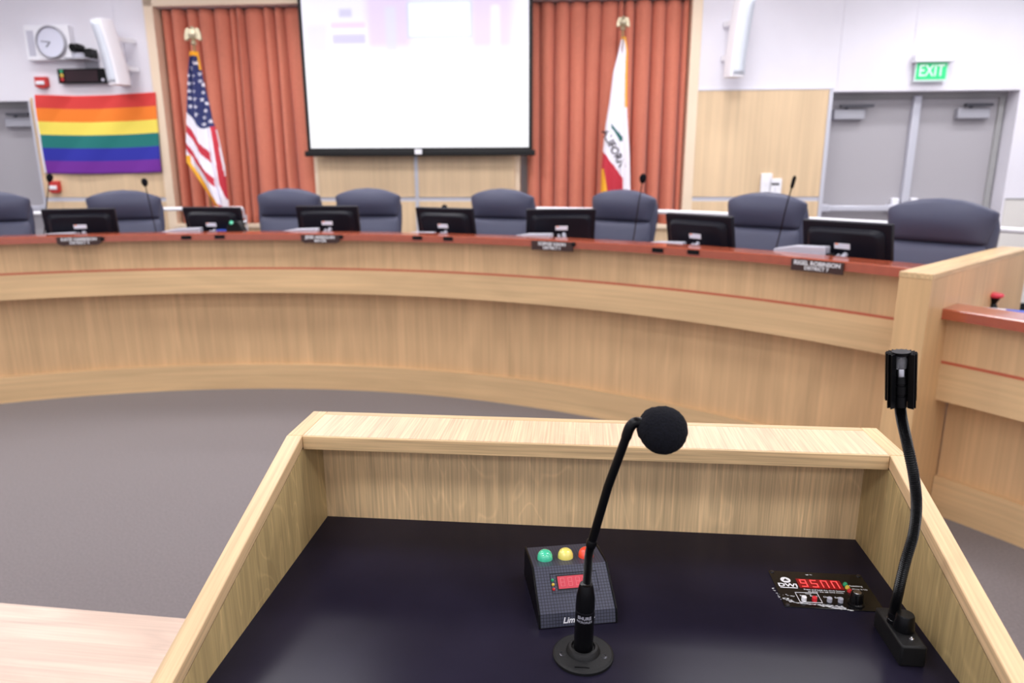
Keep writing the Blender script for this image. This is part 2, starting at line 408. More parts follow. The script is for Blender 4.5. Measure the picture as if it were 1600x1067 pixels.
sM = wp(1421, 230, -yD)[0]
dz = zD-.05
door_leaf('door_1', sDL-.02, sM-.022, dz, True); door_leaf('door_2', sM+.022, sDR-.07, dz, False)
m = MB(); m.box(sM-.035, sM+.035, yD-.06, yD+.02, 0, dz+.02); struct(wobj(m, 'trim_10', 'alu', bevel=.006))
m = MB(); m.box(sDL-.03, sDR-.0, yD-.02, yD+.09, dz, zD); m.box(sDR-.07, sDR-.02, yD-.02, yD+.09, 0, dz);
struct(wobj(m, 'trim_11', 'doorf', smooth=0))
door_leaf('door_3', sLW-.95, sLW-.01, zDL-.05, False)
m = MB(); m.box(sLW-1.9, sLW, yD-.02, yD+.09, zDL-.05, zDL); m.box(sLW-1.9, sLW-.95, yD, yD+.05, 0, zDL-.05); struct(wobj(m, 'trim_12', 'doorf', smooth=0))

def wthing(name, label, cat, s, off, z, rz=0, group=None): return thing(name, label, cat, W(s, off, z), -WA+rz, group)

# curtains: pleated cloth hanging in the alcove
def curtain(a, b, label, seed):
    rnd = random.Random(seed); n = int((b-a)/0.125)
    edges = [0.0]
    for i in range(n): edges.append(edges[-1] + rnd.uniform(.5, 1.7))
    edges = [e/edges[-1] for e in edges]; amps = [rnd.uniform(.55, 1.1) for _ in range(n)]
    top, bot = zTop-.01, zSill+.012
    root = wthing('curtain', label, 'curtain', (a+b)/2, 0, bot, group='rust curtains')
    def fn(u, v):
        i = max(0, min(n-1, next((k for k in range(n) if u < edges[k+1]), n-1)))
        t = (u-edges[i])/(edges[i+1]-edges[i])
        z = (top-bot)*(1-v)
        am = amps[i]*(0.05 + 0.035*v)
        p = math.cos(2*PI*t)
        y = 0.105 + am*1.15*p + .010*math.sin(7*u*6+3*v)
        x = (a-b)/2 + (b-a)*u - 0.024*math.sin(2*PI*t)*(edges[i+1]-edges[i])*n + 0.012*v*math.sin(9*u)
        return Vector((x, y, z))
    m = MB(); m.grid(fn, n*14, 24)
    o = m.obj('curtain_cloth', 'curtain', root, smooth=80, thick=.003)
    m = MB(); m.tube([((a-b)/2, .13, top-bot-.004), ((b-a)/2, .13, top-bot-.004)], .012)
    m.obj('curtain_track', 'black_m', root)
curtain(sL+.01, sC0-.01, 'rust red pleated curtain behind the striped flag with stars', 3)
curtain(sC1+.07, sR-.01, 'rust red pleated curtain behind the white state flag', 5)

# projection screen
so = 0.16
a0 = (wp(468, 5, so)[0] + wp(478, 238, so)[0])/2; a1 = wp(832, 120, so)[0]; zb = wp(650, 239, so)[1]
scr = wthing('projection_screen', 'large lit projection screen with black borders hanging before the curtains', 'projection screen', (a0+a1)/2, so, zb)
hw = (a1-a0)/2; zt = 3.42-zb
m = MB(); m.box(-hw, hw, 0, .004, 0.02, zt); m.obj('screen_border', 'black_m', scr, smooth=0)
bw = .035
def screen_mat():
    m_, nt, b = newmat('projected_picture'); b.inputs['Base Color'].default_value = lin((235, 235, 240)); b.inputs['Roughness'].default_value = .8
    tc = N(nt, 'ShaderNodeTexCoord'); sx = N(nt, 'ShaderNodeSeparateXYZ'); nt.links.new(tc.outputs['Object'], sx.inputs[0])
    def edge(sock, e, soft, up):
        r = N(nt, 'ShaderNodeMapRange'); r.interpolation_type = 'SMOOTHSTEP'
        r.inputs['From Min'].default_value = e-soft; r.inputs['From Max'].default_value = e+soft
        r.inputs['To Min'].default_value = 0 if up else 1; r.inputs['To Max'].default_value = 1 if up else 0
        nt.links.new(sock, r.inputs['Value']); return r.outputs[0]
    def mul(p, q):
        x = N(nt, 'ShaderNodeMath', operation='MULTIPLY'); nt.links.new(p, x.inputs[0])
        if isinstance(q, float): x.inputs[1].default_value = q
        else: nt.links.new(q, x.inputs[1])
        return x.outputs[0]
    cur = None
    def S(px, py): s_, z_ = wp(px, py, so); return s_-(a0+a1)/2, z_-zb
    base = N(nt, 'ShaderNodeRGB'); base.outputs[0].default_value = lin((252, 252, 255)); cur = base.outputs[0]
    for x0, y0, x1, y1, c, soft, st in (
        (460, -60, 840, 60, (232, 230, 250), .25, 1.0), (575, -60, 638, 75, (222, 200, 236), .06, .9), (737, -60, 800, 75, (222, 200, 236), .06, .9),
        (478, 37, 512, 85, (218, 214, 236), .05, .8), (530, 14, 549, 27, (186, 180, 214), .02, .8), (517, 33, 572, 72, (246, 246, 255), .02, .9),
        (517, 34, 571, 45, (246, 196, 222), .02, .9), (520, 53, 571, 69, (192, 184, 228), .02, .9), (604, 10, 618, 80, (216, 216, 238), .03, .8),
        (768, 8, 780, 78, (246, 246, 255), .03, .8), (637, 1, 737, 60, (190, 200, 250), .02, .8), (640, 3, 734, 57, (244, 255, 255), .015, 1.0),
        (648, 80, 667, 96, (226, 224, 238), .04, .6), (680, 80, 699, 96, (226, 224, 238), .04, .6), (725, 80, 742, 96, (234, 232, 242), .04, .6), (548, 84, 572, 98, (234, 232, 242), .04, .6)):
        p0 = S(x0, y1); p1 = S(x1, y0)
        k = mul(mul(edge(sx.outputs[0], p0[0], soft, True), edge(sx.outputs[0], p1[0], soft, False)), mul(edge(sx.outputs[2], p0[1], soft, True), edge(sx.outputs[2], p1[1], soft, False)))
        k = mul(k, float(st)); mx = N(nt, 'ShaderNodeMix', data_type='RGBA'); nt.links.new(k, mx.inputs[0]); nt.links.new(cur, mx.inputs[6]); mx.inputs[7].default_value = lin(c); cur = mx.outputs[2]
    nt.links.new(cur, b.inputs['Emission Color']); b.inputs['Emission Strength'].default_value = 0.86
    b.inputs['Base Color'].default_value = lin((120, 120, 125)); return m_
M['screen'] = screen_mat()
m = MB(); m.box(-hw+bw, hw-bw, -.003, .0, .05, zt-.1); m.obj('screen_surface', 'screen', scr, smooth=0)
m = MB(); m.box(-hw-.03, hw+.03, -.02, .02, -.03, .025); m.obj('bottom_bar', 'black_m', scr, bevel=.01)
m = MB(); m.box(-.035, .035, -.04, .0, -.015, .035); m.obj('pull_tab', 'white', scr, bevel=.006)
m = MB(); m.box(-hw-.08, hw+.08, -.07, .07, zt-.06, zt+.1); m.obj('screen_case', 'white', scr, bevel=.02)

# flags on poles
def px_curve(pts, y):
    for (x0, y0), (x1, y1) in zip(pts, pts[1:]):
        if y <= y1: return x0 + (x1-x0)*max(0, (y-y0))/(y1-y0)
    return pts[-1][0]
def flag(name, label, polex, top, Y, left, right, y0, y1, matfn, mats, folds, nu=56, nv=200):
    p = aty(polex, top, Y); root = thing(name, label, 'flag', (p.x, Y, 0))
    m = MB(); m.tube([(0, 0, 0), (0, 0, aty(polex, y0-14, Y).z)], .013); m.obj('pole', 'pole', root)
    m = MB(); m.lathe([(.16, 0), (.16, .02), (.05, .06), (.03, .09), (.014, .1)]); m.obj('base', 'eagle', root)
    zc = aty(polex, y0-10, Y).z
    def at(px, py):
        q = aty(px, py, Y); return Vector((q.x-p.x, 0, q.z))
    b = .10
    def fn(u, v):
        py = y0 + (y1-y0)*v; l, r = px_curve(left, py), px_curve(right, py)
        if u < .5: t = u*2; back = False
        else: t = 2-u*2; back = True
        q = at(l + (r-l)*t, py); w = math.sin(PI*max(0, min(1, t)))**.6; k = min(1, .25+v)
        q.y = (b*w*k if back else -b*w*k - folds(t, v)*w)
        return q
    m = MB()
    def mf(u, v):
        py = y0 + (y1-y0)*v; l, r = px_curve(left, py), px_curve(right, py); t = u*2 if u < .5 else 2-u*2
        return matfn(l+(r-l)*t, py, t, v)
    m.grid(fn, nu*2, nv, mf, closed=True); cl = m.obj('flag_cloth', mats, root, smooth=80)
    # eagle finial
    zt_ = aty(polex, top, Y).z; h = zt_ - zc
    m = MB(); m.lathe([(.012, 0), (.022, h*.04), (.03, h*.10), (.022, h*.17), (.03, h*.22), (.01, h*.28)], n=20)
    m.lathe([(.008, h*.26), (.03, h*.36), (.045, h*.52), (.042, h*.66), (.026, h*.8), (.024, h*.87), (.014, h*.96), (.002, h)], n=20)
    m.tube([(0, -.02, h*.9), (0, -.045, h*.88), (0, -.055, h*.84)], [.012, .008, .002], n=8)
    fi = m.obj('eagle_finial', 'eagle', root, loc=(0, 0, zc), smooth=60)
    for sgn in (-1, 1):
        m = MB()
        poly = [(.01, .62), (.03, .82), (.06, .93), (.085, .86), (.105, .62), (.115, .30), (.10, .22), (.085, .30), (.075, .20), (.06, .34), (.045, .30), (.03, .45)]
        pts = [(sgn*x*h/.235, z*h) for x, z in poly]
        m.prism(pts, -.014, .014); m.obj('wing', 'eagle', fi, bevel=.006)
    return root, at, fn
usl = [(297, 82), (294, 112), (292.5, 157), (292, 175), (291, 227), (292, 254), (322, 296), (340, 322), (348, 336), (352, 350)]
usr = [(310, 82), (313.5, 103), (320.5, 135), (327.5, 163), (333, 190), (339, 203), (343, 220), (351.5, 260), (355, 300), (357, 322), (358, 350)]
stars = [(308, 99), (302, 106.5), (313, 116), (296, 118.5), (305, 120), (314, 127), (297, 131), (306, 131.5), (298, 143), (307.5, 144), (319, 145), (299, 154), (309, 156), (318, 156), (325, 162), (300, 166.5), (311, 168), (323.5, 173.5), (312, 180), (322, 184), (331, 190), (319, 133), (322, 194.5)]
def usmat(x, y, t, v):
    if y < 88: return 3
    if x > px_curve(usr, y)-3.0 and y < 110: return 3
    wl = y - 1.25*(x-292)
    # canton: above this line
    yb = 173 + (x-292)*1.05 if x < 320 else 202 - (x-320)*.3
    if y < yb:
        for sx_, sy_ in stars:
            dx, dy = x-sx_, (y-sy_); rr = math.hypot(dx, dy); an = math.atan2(dx, -dy)
            star = 3.4*(0.62+0.38*math.cos(5*an))
            if rr < max(1.5, star): return 0
        return 2
    xc = 323 + (y-200)/5.2 if y < 290 else 340.5 + (y-290)/3.0
    if x < xc:
        if y > 243 and x < px_curve(usl, y)+9.5: return 3
        return 0 if (wl < 191 or 204 < wl < 221 or 231 < wl < 248) else 1
    w2 = x - xc
    lim = 8
    return 0 if w2 < lim else (1 if w2 < 15 else 0)
flag('striped_flag', 'stars and stripes flag on a pole with a gilt eagle', 300, 41, 7.15, usl, usr, 81, 345, usmat,
     ['fwhite', 'fred', 'fblue', 'gold'], lambda t, v: .03*math.sin(2*PI*(2.2*t+.3*v)) + .02*v*math.sin(2*PI*4.1*t), nu=60, nv=230)
cal = [(971, 60), (965, 85), (958, 112), (952, 160), (946, 195), (943, 225), (940, 262), (939, 300), (939, 330)]
car = [(978, 60), (981, 80), (980, 120), (979.5, 165), (981, 195), (984, 240), (985, 300), (985, 330)]
def camat(x, y, t, v):
    if y < 62: return 3
    if y < 168 and x > px_curve(car, y)-4: return 3
    if x < px_curve(cal, y)+ 2.5 + max(0, (y-266)*.18) and y > 264: return 3
    if x < 970 and y > 237 + (x-942)*1.45: return 1
    if 954 < x < 970 and 193 + (x-954)*1.35 < y < 199 + (x-954)*1.75 and y < 222: return 2
    return 0
cf = lambda t, v: .025*math.sin(2*PI*(1.6*t+.2)) + .02*v*math.sin(2*PI*3.3*t)
caroot, caat, cafn = flag('state_flag', 'white state flag with red band and gold fringe on an eagle topped pole', 974, 25, 7.0, cal, car, 58, 320, camat,
     ['fwhite', 'fred', 'fgreen', 'gold'], cf, nu=50, nv=210)
# lettering running down the folds of the cloth
q0 = caat(945, 207); q1 = caat(970, 261)
d = (q1-q0); d.normalize(); up = Vector((-d.z, 0, d.x))
if up.z < 0: up = -up
tmx = frame((q0+q1)/2, d, up)
tx = text('lettering', 'ALIFORNI', .098, 'fbrown', caroot, tmx, ext=.001, bold=.0015, sx=.95)
mm = tmx
for v in tx.data.vertices:
    w = mm @ v.co
    lo_, hi_ = 58.0, 320.0
    for _ in range(24):
        mid = (lo_+hi_)/2
        if caat(960, mid).z > w.z: lo_ = mid
        else: hi_ = mid
    lx_, rx_ = caat(px_curve(cal, lo_), lo_).x, caat(px_curve(car, lo_), lo_).x
    t_ = max(.03, min(.97, (w.x-lx_)/(rx_-lx_)))
    w.y = cafn(t_/2, (lo_-58)/(320-58)).y - .004 + w.y
    v.co = w
tx.matrix_local = Matrix.Identity(4)

# rainbow flag pinned to the wall
def rainbow():
    off = .035
    A = [(52, 148), (243, 144), (70, 271), (254, 269)]
    P = [wp(*a, off) for a in A]; s0, z0 = P[2]
    root = wthing('rainbow_flag', 'rainbow striped flag pinned flat to the wall panel', 'flag', s0, off, 0)
    def fn(u, v):
        top = Vector(P[0]).lerp(Vector(P[1]), u); bot = Vector(P[2]).lerp(Vector(P[3]), u)
        q = top.lerp(bot, v); sag = .022*math.sin(PI*u)*(1-v*.5) 
        y = -.006 - .018*abs(math.sin(2*PI*(u*1.5+v*.9)))*(.4+math.exp(-6*v)) - .01*math.sin(11*u+4*v)
        return Vector((q.x-s0, y, q.y-sag))
    m = MB(); m.grid(fn, 60, 48, lambda u, v: 6 if u < .025 else min(5, int(v*6)))
    m.obj('flag_cloth', ['r_red', 'r_orange', 'r_yellow', 'r_green', 'r_blue', 'r_purple', 'fwhite'], root, smooth=80, thick=.002)
rainbow()

# wall clock with speaker grille
def clock():
    off = .09
    a = wp(38, 60, off)[0]; b = wp(108, 60, off)[0]; z0 = wp(75, 94, off)[1]; z1 = wp(70, 39, off)[1]
    root = wthing('wall_clock', 'round clock in a white square housing high on the wall', 'clock', (a+b)/2, 0, z0)
    w = (b-a)/2; h = z1-z0
    m = MB(); m.box(-w, w, -off, 0, 0, h); m.obj('housing', 'white', root, bevel=.006)
    m = MB(); m.box(-w+.03, -w+.10, -off-.004, -off, .04, h-.05); m.obj('speaker_grille', 'greyg', root)
    T = Matrix.Translation((w*.22, -off, h*.5)) @ Matrix.Rotation(PI/2, 4, 'X')
    m = MB(); m.lathe([(.155, 0), (.155, .03), (.145, .04), (.138, .03), (.138, .012)], n=48, T=T); m.obj('clock_rim', 'doorL', root)
    m = MB(); m.lathe([(.138, .0), (.138, .02), (.05, .026), (.001, .028)], n=48, T=T); fc = m.obj('clock_face', 'glass', root)
    m = MB(); c = Vector((w*.22, -off-.031, h*.5))
    m.tube([c, c+Vector((-.05, 0, -.045))], .004, n=6); m.tube([c, c+Vector((-.095, 0, .01))], .003, n=6); m.obj('clock_hands', 'dsteel', root)
clock()
def ptz():
    s0, z0 = wp(136, 92); root = wthing('video_camera', 'small dark swivel camera on a wall bracket beside the clock', 'camera', s0, 0, z0)
    m = MB(); m.box(-.10, .13, -.22, 0, -.03, -.015); m.box(-.02, .12, -.02, 0, -.09, -.015); m.obj('bracket', 'doorL', root)
    m = MB(); m.lathe([(.055, -.012), (.06, .0), (.06, .025), (.045, .04)], T=Matrix.Translation((-.0, -.12, 0))); m.obj('camera_base', 'silver', root)
    m = MB(); m.box(-.05, .05, -.19, -.07, .04, .12); m.obj('camera_head', 'black', root, bevel=.02)
    T = Matrix.Translation((0, -.19, .08)) @ Matrix.Rotation(PI/2, 4, 'X')
    m = MB(); m.lathe([(.035, 0), (.035, .02), (.028, .022), (.0, .015)], T=T); m.obj('lens', 'black', root)
    m = MB(); m.box(.05, .13, -.12, -.02, .0, .08); m.obj('power_box', 'black_m', root, bevel=.004)
ptz()
def wall_timer():
    off = .07
    a = wp(90, 118, off)[0]; b = wp(166, 118, off)[0]; z0 = wp(130, 130, off)[1]; z1 = wp(130, 107, off)[1]
    root = wthing('timer_display', 'black wall timer display with dark red window under the camera', 'timer', (a+b)/2, 0, z0)
    w = (b-a)/2; h = z1-z0
    m = MB(); m.box(-w, w, -off, 0, 0, h); m.obj('housing', 'black', root, bevel=.005)
    m = MB(); m.box(-w+.08, w-.09, -off-.003, -off, .015, h-.015); m.obj('display_window', 'disp_dark', root)
    for k, c in enumerate(('ledgreen', 'ledyellow', 'ledred')):
        T = Matrix.Translation((-w+.045, -off, h*.82-k*h*.28)) @ Matrix.Rotation(PI/2, 4, 'X')
        m = MB(); m.lathe([(.019, 0), (.018, .005), (.012, .010), (.0, .012)], n=20, T=T); m.obj('indicator_light', c, root)
    T = Matrix.Translation((w-.04, -off, .03)) @ Matrix.Rotation(PI/2, 4, 'X')
    m = MB(); m.lathe([(.016, 0), (.016, .004), (.0, .005)], n=20, T=T); m.obj('maker_badge', 'greyg', root)
wall_timer()
def alarm(px, py, w, h, label):
    s0, z0 = wp(px, py+h/2); s1, z1 = wp(px+w, py-h/2); ww = s1-s0; hh = z1-z0
    root = wthing('fire_alarm', label, 'fire alarm', s0, .02 if py > 200 else 0, z0, group='red fire alarms')
    m = MB(); m.prism([(-ww/2, .02), (-ww/2, hh), (ww/2, hh), (ww/2, .02), (ww*.25, 0), (-ww*.25, 0)], -.05, 0); m.obj('housing', 'alarm', root, bevel=.005)
    m = MB(); m.box(-ww*.36, ww*.36, -.065, -.05, hh*.3, hh*.62); m.obj('strobe_lens', 'white', root, bevel=.006)
alarm(70, 129.5, 16, 18, 'red fire alarm strobe on the white wall under the clock')
alarm(92, 292, 13, 19, 'small red fire alarm on the wood panel below the rainbow flag')
def column_speaker(px, py0, py1, w, off, rz, tilt, label):
    s0, z0 = wp(px, py1, off); _, z1 = wp(px, py0, off); h = z1-z0
    root = wthing('column_speaker', label, 'speaker', s0, off, z0, rz=rz, group='tall white wall speakers')
    m = MB()
    def fn(u, v):
        a = 2*PI*u; c, s_ = math.cos(a), math.sin(a); p = .35
        x = w/2*math.copysign(abs(c)**p, c); y = .075*math.copysign(abs(s_)**p, s_)
        z = h*v; y += -.10*(v)**1.6*tilt
        return Vector((x, y, z))
    m.grid(fn, 32, 14, closed=True); m.obj('cabinet', 'white', root, smooth=50)
    m = MB()
    def fg(u, v):
        z = .02 + (h-.04)*v; return Vector((-w*.40 + w*.80*u, -.078-.10*((z/h))**1.6*tilt, z))
    m.grid(fg, 2, 14); m.obj('grille', 'silverw', root, thick=.003)
    m = MB(); m.box(-.015, .015, .05, off/math.cos(rz) - .01, h*.25, h*.32); m.obj('wall_bracket', 'white', root)
    m = MB(); m.box(-.015, .015, .03, off/math.cos(rz)-.01, h*.7, h*.77); m.obj('wall_bracket', 'white', root)
M['silverw'] = mat('speaker_grille', (214, 220, 230), rough=0.6)
column_speaker(187, 33, 133, .17, .20, R(-28), 1, 'tall white column speaker beside the wall timer display')
column_speaker(1146, 0, 121, .15, .20, R(22), 1, 'tall white column speaker above the blank wood panel')
def small_sensor():
    s0, z0 = wp(201, 135); root = wthing('motion_sensor', 'small white wall box with a blue dot near the alcove frame', 'sensor', s0, 0, z0)
    m = MB(); m.box(-.04, .04, -.05, 0, 0, .22); m.obj('housing', 'white', root, bevel=.01)
    m = MB(); m.box(-.012, .012, -.055, -.05, .10, .124); m.obj('indicator', 'blue', root)
    m = MB(); m.box(-.012, .012, -.03, 0, .22, .42); m.obj('conduit', 'wall', root)
small_sensor()
# exit sign
def exit_sign():
    off = .0
    a = wp(1424, 92)[0]; b = wp(1485, 92)[0]; z0 = wp(1455, 99)[1]; z1 = wp(1455, 85)[1]; zl = wp(1455, 128)[1]
    root = wthing('exit_sign', 'green exit sign under a white housing above the double doors', 'exit sign', (a+b)/2, 0, z0)
    w = (b-a)/2
    m = MB(); m.box(-w, w, -.09, 0, 0, z1-z0); m.obj('housing', 'white', root, bevel=.01)
    h = z0-zl
    m = MB(); m.box(-w*.86, w*.80, -.05, -.044, -h, 0); m.obj('acrylic_panel', 'clear', root)
    m = MB(); m.box(-w*.80, w*.74, -.054, -.050, -h*.90, 0); pl = m.obj('sign_face', 'exitg', root)
    text('exit_lettering', 'EXIT', h*.88, 'exitw', root, frame((-w*.03, -.056, -h*.45), (1, 0, 0), (0, 0, 1)), ext=.001, bold=.001, sx=.78)
exit_sign()
def wallbox(px, y0, y1, w, label, disp):
    s0, z0 = wp(px, y1, .02); z1 = wp(px, y0, .02)[1]
    root = wthing('wall_control', label, 'wall control', s0, .02, z0)
    m = MB(); m.box(-w/2, w/2, -.03, 0, 0, z1-z0); m.obj('cover', 'white', root, bevel=.006)
    if disp:
        m = MB(); m.box(-w*.3, w*.3, -.032, -.03, (z1-z0)*.62, (z1-z0)*.75); m.obj('display_window', 'dsteel', root)
        m = MB(); m.box(-w*.02, w*.02, -.032, -.03, (z1-z0)*.15, (z1-z0)*.5); m.obj('button_row', 'greyg', root)
    else:
        m = MB(); m.box(-w*.15, w*.15, -.034, -.03, (z1-z0)*.4, (z1-z0)*.6); m.obj('switch', 'wht', root)
wallbox(1195, 271, 302, .105, 'plain white wall control, the taller of two on the wood panel', False)
wallbox(1208.5, 279, 306, .125, 'white wall thermostat with a narrow grey display window', True)

# ------------------------------------------------------------------ curved dais
PH0 = R(-62); zc_ = 1.10
dA = atz(1406.4, 423.6, zc_); dB = atz(1451, 430.6, zc_); dA2 = atz(1564.5, 385, zc_)
dd = (dA2-dA); DL_ = dd.length + .02; dd.normalize(); dn = Vector((dd.y, -dd.x, 0))        # dn towards the camera side
thk = (dB-dA).dot(dn); print('DIV', dA, dB, thk, DL_)
PH1 = phi(dA + dd*.3 + dn*.03)
PHR0 = phi(dA + dd*.22 + dn*(thk-.01)); PHR1 = R(84)
RF = 4.434; RB = 4.31; RR = 4.24
def build_desk(root, p0, p1, dz, n, kick=.174):
    def part(name, prof, m_, nn=n):
        m = MB(); m.ring(prof, p0, p1, nn); return m.obj(name, m_, root, loc=-root.location, smooth=30)
    zA, zB_, zC, zD_ = .70+dz, .861+dz, 1.051+dz, 1.093+dz
    part('kick_board', [(RF, 0.0), (RF, kick), (RF+.045, kick), (RF+.045, 0)], 'dais_h')
    part('lower_panel', [(RF+.03, kick), (RF+.03, zA+.01), (RF+.06, zA+.01), (RF+.06, kick)], 'dais_v')
    part('front_band', [(RB, zA), (RB, zB_-.006), (RF+.03, zB_-.006), (RF+.03, zA)], 'dais_h')
    part('inlay_line', [(RB+.002, zB_-.006), (RB+.002, zB_+.006), (RF, zB_+.006), (RF, zB_-.006)], 'accent')
    part('upper_panel', [(RB+.004, zB_+.006), (RB+.004, zC), (RB+.03, zC), (RB+.03, zB_+.006)], 'dais_v')
    r = part('counter_rim', [(RR, zC), (RR, zD_-.004), (RR+.004, zD_), (RR+.16, zD_), (RR+.16, zC), ], 'rim')
    part('ledge_back', [(RR+.13, .97+dz), (RR+.13, zC), (RR+.155, zC), (RR+.155, .97+dz)], 'dais_v')
    part('work_surface', [(RR+.13, .94+dz), (RR+.13, .97+dz), (RR+.82, .97+dz), (RR+.82, .94+dz)], 'rim')
    return r
dais = thing('council_desk', 'long curved oak desk front with a red counter rim', 'desk', pol(RF, 0, 0))
build_desk(dais, PH0, PH1, 0, 150)
for px, py, w in ((291, 371, .062), (343, 370, .062), (652, 371.5, .062), (700, 373, .062), (1027.5, 391, .062), (1083, 394, .062)):
    p = onR(px, py, RR-.003); a = -phi(p)
    m = MB(); m.box(-w/2, w/2, -.003, .004, -.011, .011)
    m.obj('port_plate', 'black', dais, loc=p-dais.location, rot=(0, 0, a))
for px, py in ((160, 373), (533.5, 370), (896.5, 381.5)):
    p = onR(px, py, RR-.003); a = -phi(p); m = MB()
    m.lathe([(.0125, 0), (.012, .008), (.008, .01), (0, .01)], n=18, T=Matrix.Rotation(PI/2, 4, 'X'))
    m.obj('rim_button', 'black', dais, loc=p-dais.location, rot=(0, 0, a))
desk2 = thing('clerk_desk', 'lower curved oak desk with red rim beyond the tall divider', 'desk', pol(RF, PHR1-.1, 0))
build_desk(desk2, PHR0, PHR1, -.145, 60)
# divider
dv = thing('desk_divider', 'tall oak divider wall between the long desk and the lower desk', 'partition', dA - Vector((0, 0, zc_)), math.atan2(dd.y, dd.x)-PI/2)
# local: y along dd, x towards the camera side
m = MB(); m.box(0, thk, 0, DL_, 0, zc_-.022); m.obj('body_panel', 'div_v', dv, smooth=0)
m = MB(); m.box(-.002, thk+.002, -.002, DL_+.002, zc_-.022, zc_); m.obj('top_cap', 'oak_y', dv, bevel=.002)
m = MB(); m.box(-.003, thk+.004, -.02, 0, 0, .174); m.obj('kick_board', 'oak_x', dv)
# raised platform
m = MB(); m.ring([(RF+.05, 0), (RF+.05, .24), (6.25, .24), (6.25, 0)], PH0, R(50), 120); struct(m.obj('floor_platform', 'carpet', smooth=30))

# name plates
def name_plate(x0, x1, y, l1, l2, label, rounded=0):
    p0 = onR(x0, y, RR-.012); p1 = onR(x1, y, RR-.012); w = (p1-p0).length/2; c = (p0+p1)/2; ph = phi(c)
    root = thing('name_plate', label, 'name plate', pol(RR-.006, ph, 1.034), -ph, group='brown name plates on the rim')
    h = .052
    m = MB(); m.prism([(-w, h), (w, h), (w, .012), (w*.8, 0), (-w*.8, 0), (-w, .012)] if rounded else [(-w, h), (w, h), (w, 0), (-w, 0)], -.006, .004); m.obj('plate', 'plate', root)
    text('name_line', l1, .0265, 'wht', root, frame((0, -.0065, h*.70), (1, 0, 0), (0, 0, 1)), ext=.0004, bold=.0006, sx=1.0)
    text('title_line', l2, .022, 'wht', root, frame((0, -.0065, h*.28), (1, 0, 0), (0, 0, 1)), ext=.0004, bold=.0005, sx=1.0)
name_plate(88, 158, 375, 'KATE HARRISON', 'DISTRICT 4', 'brown name plate of district 4 on the red rim', 1)
name_plate(470, 530, 373, 'JESSE ARREGUIN', 'MAYOR', 'brown name plate reading mayor on the red rim', 1)
name_plate(830, 895, 381, 'SOPHIE HAHN', 'DISTRICT 5', 'brown name plate of district 5 on the red rim')
name_plate(1236, 1318, 412, 'RIGEL ROBINSON', 'DISTRICT 7', 'brown name plate of district 7 on the red rim')

# ------------------------------------------------------------------ chairs
def backrest_mesh(z0, z1, arch, name, m_, parent, w0=.235, w1=.262, t=.055, bulge=.0, topround=.05, mat_i=None):
    H_ = z1-z0
    def fn(u, v):
        a = 2*PI*u; c, s_ = math.cos(a), math.sin(a)
        x = math.copysign(abs(c)**.45, c); y = math.copysign(abs(s_)**.7, s_)
        vv = v
        k = 1.0
        zz = z0 + H_*v
        e = min(1, (1-v)/.14) if v > .86 else 1
        e0 = min(1, v/.10)
        shrink = math.sqrt(max(0, 1-(1-e)**2)); sh0 = math.sqrt(max(0, 1-(1-e0)**2))
        wv = w0 + (w1-w0)*min(1, v*1.4)
        X = wv*x*(.90+.10*shrink)*(.93+.07*sh0)
        T_ = t*(.25+.75*shrink)*(.45+.55*sh0)
        zz -= arch*(abs(x)**2.2)*(v**2)
        Y = y*T_
        if y < 0: Y -= bulge*(1-abs(x)**3)*math.sin(PI*min(1, max(0, v)))
        return Vector((X, Y, zz))
    m = MB(); m.grid(fn, 44, 26, closed=True); return m.obj(name, m_, parent, smooth=60)
